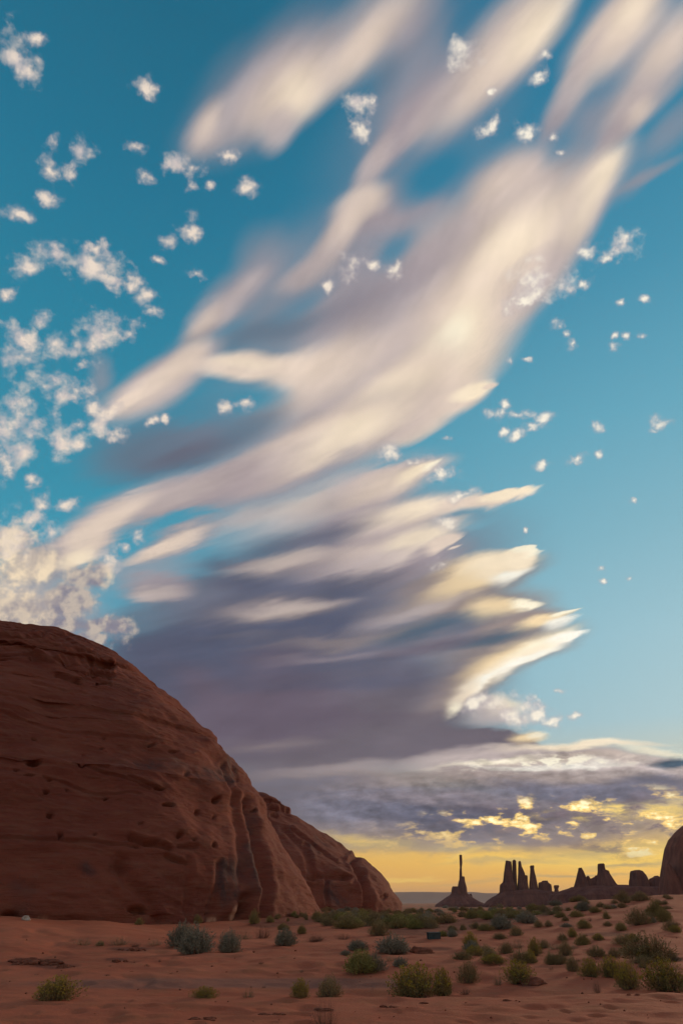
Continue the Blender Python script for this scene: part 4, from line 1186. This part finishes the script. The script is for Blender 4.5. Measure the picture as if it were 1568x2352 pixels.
NEAR = [
    # left half
    ('sage', *q3(838, 272, 160, 108), 'big grey-green sagebrush, rear lump of the pair in front of the huge dome'),
    ('sage', *q3(892, 306, 185, 128), 'largest grey-green sagebrush, front lump of the pair before the huge dome'),
    ('sage', *q3(1052, 300, 128, 100), 'grey sagebrush just right of the largest sagebrush pair'),
    ('sage', *q3(1308, 268, 128, 78), 'round grey sagebrush alone on sand, below the gap between the two domes'),
    ('yellow', *q3(258, 518, 210, 100), 'yellow-flowered rabbitbrush at the sand lip, leftmost bush in the foreground'),
    ('yellow', *q3(940, 510, 128, 52), 'low yellow-topped bush half hidden by the sand lip, second from the left'),
    ('straw', *q3(1140, 508, 92, 50), 'small thin straw-coloured tuft peeping over the sand lip below the sagebrushes'),
    ('yellow', *q3(1378, 506, 100, 80), 'thin yellow-green bush at the sand lip, left neighbour of the broad one'),
    ('olive', *q3(1512, 504, 145, 92), 'olive-green bush at the sand lip near the middle, above the bare twigs'),
    ('rust', *q3(1490, 650, 175, 140), 'bare reddish twigs rising from the bottom edge of the picture'),
    ('straw', *q3(375, 268, 120, 44), 'low pale dry grass clump left of the small dark shrub on the left slope'),
    ('straw', *q3(545, 266, 140, 46), 'wide low dry grass clump right of the small dark shrub on the left slope'),
    ('straw', *q3(712, 268, 110, 34), 'flat dry grass clump just left of the sagebrush pair'),
    ('rust', *q3(620, 270, 70, 20), 'thin flat dry growth between two grass clumps on the left slope'),
    ('olive', *q3(460, 270, 50, 26), 'small dark shrub between two pale grass clumps on the left slope'),
    ('rust', *q3(1205, 236, 115, 62), 'rusty dry bush on the bank left of the round grey sagebrush'),
    ('rust', *q3(1450, 250, 120, 40), 'low rusty dry bush right of the round grey sagebrush'),
    ('straw', *q3(1120, 240, 90, 40), 'dry grass on the bank behind the sagebrush pair'),
    ('green', *q3(1165, 168, 56, 62), 'dark green bush standing against the foot of the huge dome'),
    ('green', *q3(905, 168, 50, 40), 'small dark bush at the dome foot behind the sagebrush pair'),
    ('green', *q3(638, 172, 40, 32), 'tiny dark bush at the left foot of the huge dome'),
    ('green', *q3(1240, 162, 42, 32), 'small green bush on the dark slope just right of the dome-foot bush'),
    ('bright', *q3(1350, 136, 36, 26), 'tiny bright green bush high on the dark slope between the domes'),
    ('green', *q3(1455, 148, 60, 38), 'green bush on the dark slope below the right flank of the huge dome'),
    ('olive', *q3(1270, 148, 30, 24), 'tiny olive bush on the dark slope close to the dome foot'),
    ('green', *q3(1385, 214, 55, 40), 'green bush peeping out behind the round grey sagebrush'),
    ('green', *q3(1300, 196, 70, 30), 'low green growth behind the rusty bush on the bank'),
    # middle
    ('sage', *q6(1180, 336, 205, 92), 'dark grey sagebrush behind the bright green bush in the middle'),
    ('sage', *q6(1000, 322, 140, 52), 'low grey sagebrush left of the dark grey one in the middle'),
    ('bright', *q6(1010, 434, 200, 112), 'bright green rounded bush in the middle of the sand'),
    ('sage', *q6(1085, 428, 120, 90), 'grey-green bush touching the right side of the bright green one'),
    ('sage', *q6(1215, 405, 95, 50), 'small grey tuft right of the bright green bush'),
    ('sage', *q6(935, 345, 60, 26), 'very small grey tuft left above the bright green bush'),
    ('straw', *q6(1165, 378, 80, 40), 'pale thin grass just under the dark grey sagebrush'),
    ('olive', *q6(1105, 248, 118, 84), 'olive bush at the edge of the flats, left of the metal box'),
    ('rust', *q6(925, 268, 110, 40), 'rusty low growth left of the olive bush by the flats'),
    ('rust', *q6(790, 275, 120, 28), 'flat rusty growth on the sand right of the round sagebrush'),
    ('bright', *q6(1430, 250, 70, 28), 'little yellow-green bush against the dark metal box'),
    ('olive', *q6(1480, 243, 32, 24), 'tiny dark bush next to the yellow-green one by the metal box'),
    ('bright', *q6(1290, 212, 110, 50), 'bright yellow-green bush on the flats beyond the metal box'),
    ('green', *q6(1195, 205, 130, 56), 'broad green bush on the flats left of the bright yellow-green one'),
    ('olive', *q6(1450, 182, 150, 50), 'wide olive bush on the rim of the dark red bank'),
    ('green', *q2(600, 497, 80, 42), 'dark green bush on the rim at the right end of the dark red bank'),
    # right half
    ('yellow', *q2(340, 856, 250, 140), 'largest yellow-flowered bush, broad and low at the sand lip'),
    ('yellow', *q2(465, 850, 110, 115), 'taller right-hand end bush beside the broad yellow-flowered one'),
    ('olive', *q2(585, 792, 110, 100), 'spiky grass-like bush right above the broad yellow-flowered bush'),
    ('rust', *q2(568, 848, 75, 46), 'small rusty dry bush at the sand lip right of the broad yellow one'),
    ('straw', *q2(718, 802, 70, 60), 'dry straw clump left of the thin yellowish bush'),
    ('yellow', *q2(818, 794, 150, 98), 'thin yellowish bush behind a small mound of dark sand'),
    ('yellow', *q2(595, 642, 88, 76), 'single yellow-green bush on open sand right of the metal box'),
    ('olive', *q2(758, 660, 80, 56), 'olive bush, left one of a loose row on the slope'),
    ('yellow', *q2(890, 668, 64, 78), 'upright yellowish bush in the middle of a loose row on the slope'),
    ('straw', *q2(812, 634, 80, 50), 'straw-coloured bush behind the loose row on the slope'),
    ('olive', *q2(932, 634, 60, 42), 'small dark olive bush touching the upright yellowish one'),
    ('olive', *q2(963, 708, 60, 60), 'dark small bush standing alone left of a similar one lower on the slope'),
    ('olive', *q2(1065, 740, 70, 72), 'dark bush alone on the slope just left of the dry straw bush'),
    ('olive', *q2(1030, 664, 72, 68), 'brownish bush above the dark lone bush on the slope'),
    ('green', *q2(1110, 620, 78, 54), 'round green bush alone in the middle of the right slope'),
    ('yellow', *q2(1145, 765, 100, 82), 'dry straw-yellow bush left of the broad yellow pair'),
    ('rust', *q2(1175, 838, 60, 64), 'thin brown bush below the dry straw-yellow bush'),
    ('yellow', *q2(1245, 768, 115, 92), 'yellow-green bush, rear one of the broad pair on the lower slope'),
    ('yellow', *q2(1318, 822, 120, 120), 'yellow bush, front one of the broad pair on the lower slope'),
    ('olive', *q2(1385, 722, 50, 34), 'small dark bush just right of the broad yellow pair'),
    ('olive', *q2(1412, 690, 250, 125), 'large olive bush, biggest on the right slope'),
    ('rust', *q2(1190, 670, 52, 38), 'small dark dry bush left of the large olive bush'),
    ('olive', *q2(1252, 674, 68, 44), 'brownish low bush touching the left of the large olive bush'),
    ('yellow', *q2(1500, 830, 220, 135), 'big dark yellow-green bush cut by the right edge near the sand lip'),
    ('green', *q2(1285, 553, 68, 40), 'flat green bush on the upper right slope below the pair of mounds'),
    ('green', *q2(1115, 542, 72, 44), 'green bush on the upper slope right of two small dark ones'),
    ('olive', *q2(1370, 527, 125, 80), 'olive bush left of the tall pair near the right edge'),
    ('green', *q2(1448, 488, 90, 76), 'tall green bush, upper one of the pair near the right edge'),
    ('green', *q2(1480, 512, 70, 66), 'green bush, lower one of the pair near the right edge'),
    ('olive', *q2(1518, 553, 90, 52), 'olive bush under the pair near the right edge'),
    ('green', *q2(1217, 499, 40, 38), 'small upright dark bush alone on the red upper slope'),
    ('green', *q2(1080, 490, 66, 32), 'dark flat bush on the upper slope, right one of two'),
    ('green', *q2(1005, 492, 56, 30), 'dark flat bush on the upper slope, left one of two'),
    ('olive', *q2(905, 537, 52, 36), 'small dark bush, left of two beside the wide grey one'),
    ('olive', *q2(952, 532, 42, 28), 'small dark bush, right of two beside the wide grey one'),
    ('olive', *q2(803, 575, 76, 46), 'dark bush just below the wide grey one on the slope'),
    ('sage', *q2(850, 518, 120, 56), 'wide dull bush on the rim above two small dark ones'),
    ('sage', *q2(735, 545, 140, 66), 'wide grey sagebrush on the rim of the red slope'),
    ('green', *q2(662, 553, 80, 34), 'low green bush at the left end of the wide grey sagebrush'),
    ('sage', *q2(1112, 462, 85, 48), 'pale grey bush high on the slope under the pinnacle row'),
    ('green', *q2(1165, 468, 58, 28), 'small dark bush touching the right of the pale grey one'),
    ('sage', *q2(1248, 450, 42, 20), 'tiny grey bush high on the slope right of the pale grey one'),
    ('green', *q2(1510, 378, 170, 52), 'long green bush on the hill crest under the mesa'),
    ('olive', *q2(1375, 416, 110, 44), 'olive bush on the hill crest left of the long green one'),
    ('olive', *q2(1298, 420, 70, 54), 'brownish bush on the hill crest under the squat rock block'),
    ('green', *q2(1340, 384, 44, 22), 'small bush on the skyline under the squat rock block'),
    ('green', *q2(875, 457, 76, 28), 'green bush on the crest below the left pinnacles'),
    ('bright', *q2(920, 436, 60, 26), 'yellow-green bush on the crest below the pinnacle knob'),
    ('sage', *q2(985, 438, 74, 28), 'dull bush on the crest right of the yellow-green one'),
    ('bright', *q2(1030, 424, 62, 28), 'light green bush on the crest below the twin peaks'),
    ('green', *q2(1090, 418, 74, 28), 'dark green bush on the crest right of the light green one'),
    ('olive', *q2(938, 470, 66, 30), 'olive bush below the crest, left of two'),
    ('olive', *q2(992, 463, 64, 28), 'olive bush below the crest, right of two'),
    ('sage', *q2(240, 655, 10, 8), ''),
]
for a in NEAR:
    if a[-1]:
        plant(*a)

# brush scattered over the flats beyond, too small and alike to tell apart
bands = [((735, 1000), (2092, 2134), 125), ((1000, 1330), (2086, 2112), 70), ((1130, 1560), (2062, 2108), 44), ((1150, 1560), (2112, 2230), 22), ((600, 740), (2094, 2118), 10), ((20, 760), (2205, 2275), 16), ((1020, 1560), (2108, 2215), 38)]
words = {'sage': 'small grey bush among the far brush on the flats', 'green': 'small green bush among the far brush on the flats', 'olive': 'small olive bush among the far brush on the flats', 'bright': 'small yellow-green bush among the far brush on the flats', 'straw': 'small dry grass tuft among the far brush on the flats'}
for bi, ((xa, xb), (ya, yb), n) in enumerate(bands):
    for _ in range(n):
        x = prng.uniform(xa, xb)
        y = ya + (yb - ya) * prng.random() ** (1.3 if bi < 2 else 1)
        if bi < 2:
            if 700 < x < 790 and y > 2105 and prng.random() < .8:
                continue
            if x > 1000 and y > 2125 - (x - 1000) * .08:
                continue
            s = 9 + (y - 2085) * .72
            kd = prng.choice(['sage', 'straw', 'green', 'olive', 'olive', 'bright', 'straw'])
            plant(kd, x, y, s * prng.uniform(.8, 1.9), s * prng.uniform(.45, .7), words[kd], 'far brush on the flats')
        elif bi == 2:
            plant('olive', x, y, prng.uniform(14, 30), prng.uniform(7, 14), 'tiny dull bush dotted along the hill crest', 'tiny bushes along the hill crest')
        elif bi == 3:
            plant('rust', x, y, prng.uniform(10, 26), prng.uniform(5, 12), 'tiny dry sprig on the open sand of the right slope', 'dry sprigs on the right slope')
        elif bi == 4:
            plant('olive', x, y, prng.uniform(10, 22), prng.uniform(7, 13), 'tiny bush on the dark slope between the domes', 'tiny bushes between the domes')
        elif bi == 6:
            if y < 2108 + (1250 - x) * .09:
                y += 22
            s = 10 + (y - 2100) * .24
            kd = prng.choice(['olive', 'yellow', 'straw', 'olive', 'sage'])
            what = {'olive': 'low dull olive bush', 'yellow': 'low yellowish bush', 'straw': 'low straw-coloured grass tuft', 'sage': 'low greyish bush'}[kd]
            plant(kd, x, y, s * prng.uniform(.9, 1.9), s * prng.uniform(.5, .9), what + ' among the small scrub on the right slope', 'small scrub on the right slope')
        else:
            plant('rust', x, y, prng.uniform(8, 20), prng.uniform(4, 8), 'tiny dry sprig on the open sand of the left flat', 'dry sprigs on the left flat')

# ------------------------------------------------------------------ clods and stones
m = Mat('dark red earth', 0.95, .05)
CLOD = m.colour(m.mix(m.mapr(m.noise(m.pos(), 6, 4), .35, .65), (.15, .045, .028), (.24, .075, .045)))
m = Mat('pale stone', 0.9, .1)
PALE = m.colour(m.mix(m.mapr(m.noise(m.pos(), 6, 4), .35, .65), (.38, .25, .19), (.52, .38, .31)))


def lump(name, x, y, w, h, label, cat, mat, seed, n=1, group=None, flat=.6):
    gx, gy, gz = hit(x, y)
    fwd = gy * math.cos(PITCH) + (gz - EYE) * math.sin(PITCH)
    W, H = w / 1568 * fwd, h / 1568 * fwd
    rng = np.random.default_rng(seed)
    V, F, base = [], [], 0
    for k in range(n):
        s = 1.0 if n == 1 else rng.uniform(.25, .6)
        ox, oy = (0, 0) if n == 1 else (rng.uniform(-.5, .5) * W, rng.uniform(-.3, .3) * W)
        u, v = np.meshgrid(np.linspace(0, 2 * math.pi, 26, endpoint=False), np.linspace(-.5, math.pi / 2, 12))
        dx, dy, dz = np.cos(v) * np.cos(u), np.cos(v) * np.sin(u), np.sin(v)
        r = 1 + .35 * fbm(dx * 1.7 + seed + k, dy * 1.7, dz * 1.7, seed, 4)
        P = np.stack([ox + .5 * W * s * r * dx, oy + .5 * W * flat * s * r * dy, H * s * r * dz], -1)
        V.append(P.reshape(-1, 3))
        F.append(grid_faces(*u.shape) + base)
        base += u.size
    o = obj(name, mesh_from(name, np.concatenate(V), np.concatenate(F), mat, n == 1), loc=(gx, gy, gz))
    return tag(o, label, cat, group)


lump('earth_clod', *q3(180, 352, 205, 34)[:4], 'wide broken heap of dark red clods on the left sand', 'clods', CLOD, 3, 16)
lump('earth_clod', *q3(292, 374, 70, 22)[:4], 'small dark red clod heap right of the wide heap', 'clods', CLOD, 4, 6)
lump('earth_clod', *q3(600, 292, 90, 20)[:4], 'low dark red clod left of the sagebrush pair', 'clods', CLOD, 5, 5)
lump('earth_clod', *q3(545, 342, 60, 16)[:4], 'flat dark clod on open sand right of the clod heaps', 'clods', CLOD, 6, 4)
lump('earth_clod', *q3(912, 608, 110, 15)[:4], 'dark red clod on the near sand below the small tufts', 'clods', CLOD, 7, 7)
lump('earth_clod', *q3(1240, 586, 110, 12)[:4], 'low dark ridge of earth on the near sand left of the bare twigs', 'clods', CLOD, 8, 6)
lump('earth_clod', *q3(1480, 566, 80, 10)[:4], 'small dark ridge of earth on the near sand behind the bare twigs', 'clods', CLOD, 9, 5)
lump('earth_clod', *q2(210, 908, 60, 12)[:4], 'dark scuffed clod on the near sand under the broad yellow bush', 'clods', CLOD, 10, 4)
lump('earth_clod', *q2(390, 890, 62, 14)[:4], 'dark clod on the near sand right below the broad yellow bush', 'clods', CLOD, 11, 4)
lump('earth_clod', *q2(780, 876, 50, 10)[:4], 'dark clod on the near sand below the thin yellowish bush', 'clods', CLOD, 12, 4)
lump('earth_clod', *q2(1345, 853, 44, 10)[:4], 'small dark clod on the near sand below the broad yellow pair', 'clods', CLOD, 13, 3)
lump('sand_mound', *q2(880, 800, 120, 26)[:4], 'small mound of dark red sand under the thin yellowish bush', 'sand mound', CLOD, 14, 1, None, .8)
lump('sand_mound', *q2(365, 660, 120, 26)[:4], 'low mound of red sand right of the dark grey sagebrush', 'sand mound', CLOD, 15, 1, None, .8)
lump('stone', *q3(118, 152, 36, 18)[:4], 'pale stone at the left foot of the huge dome', 'stone', PALE, 16)
lump('stone', *q3(1195, 120, 12, 12)[:4], 'tiny white stone beside the bush at the dome foot', 'stone', PALE, 17)
for k in range(90):
    x, y = prng.uniform(10, 1560), prng.choice([prng.uniform(2296, 2348), prng.uniform(2150, 2285), prng.uniform(2150, 2285)])
    w = prng.uniform(2.2, 5.5)
    lump('stone', x, y, w, w * .5, 'small dark stone lying loose on the red sand', 'stone', CLOD, 30 + k, 1, 'loose stones on the sand', .8)

# ------------------------------------------------------------------ the metal box by the wash
m = Mat('dark painted steel', 0.55, .4)
STEEL = m.colour(m.mix(m.mapr(m.noise(m.pos(), 7, 5), .4, .65), (.018, .028, .031), (.034, .042, .042)))
bx, by, bz = hit(996, 2157)
bt = thing('metal_box', 'dark blue-grey metal box half sunk in sand beside a small bush', 'metal box', (bx, by, bz), .12)


def box_mesh(name, sx, sy, z0, z1, bev=.012):
    import bmesh
    bm = bmesh.new()
    bmesh.ops.create_cube(bm, size=1)
    for v in bm.verts:
        v.co = Vector((v.co.x * sx, v.co.y * sy, z0 + (v.co.z + .5) * (z1 - z0)))
    bmesh.ops.bevel(bm, geom=bm.edges[:], offset=bev, segments=2, affect='EDGES')
    me = bpy.data.meshes.new(name)
    bm.to_mesh(me)
    bm.free()
    me.materials.append(STEEL)
    return me


obj('body', box_mesh('body', .62, .42, -.2, .24), bt)
obj('lid', box_mesh('lid', .66, .46, .242, .28), bt)
obj('handle', box_mesh('handle', .16, .03, .16, .19, .008), bt, (0, -.227, 0))

# ------------------------------------------------------------------ the air between here and the far mesas
hm = bpy.data.materials.new('haze')
hm.use_nodes = True
hn, hl = hm.node_tree.nodes, hm.node_tree.links
hn.clear()
pv = hn.new('ShaderNodeVolumePrincipled')
pv.inputs['Color'].default_value = (.95, .74, .70, 1)
pv.inputs['Density'].default_value = 3.6e-5
ho = hn.new('ShaderNodeOutputMaterial')
hl.new(pv.outputs[0], ho.inputs['Volume'])
x0, x1, y0, y1, z0, z1 = -16000, 16000, -200, 17500, -42, 215
hv = np.array([(x, y, z) for z in (z0, z1) for y in (y0, y1) for x in (x0, x1)], float)
hf = np.array([(0, 2, 3, 1), (4, 5, 7, 6), (0, 1, 5, 4), (2, 6, 7, 3), (0, 4, 6, 2), (1, 3, 7, 5)])
tag(obj('haze', mesh_from('haze', hv, hf, hm, False)), kind='stuff')
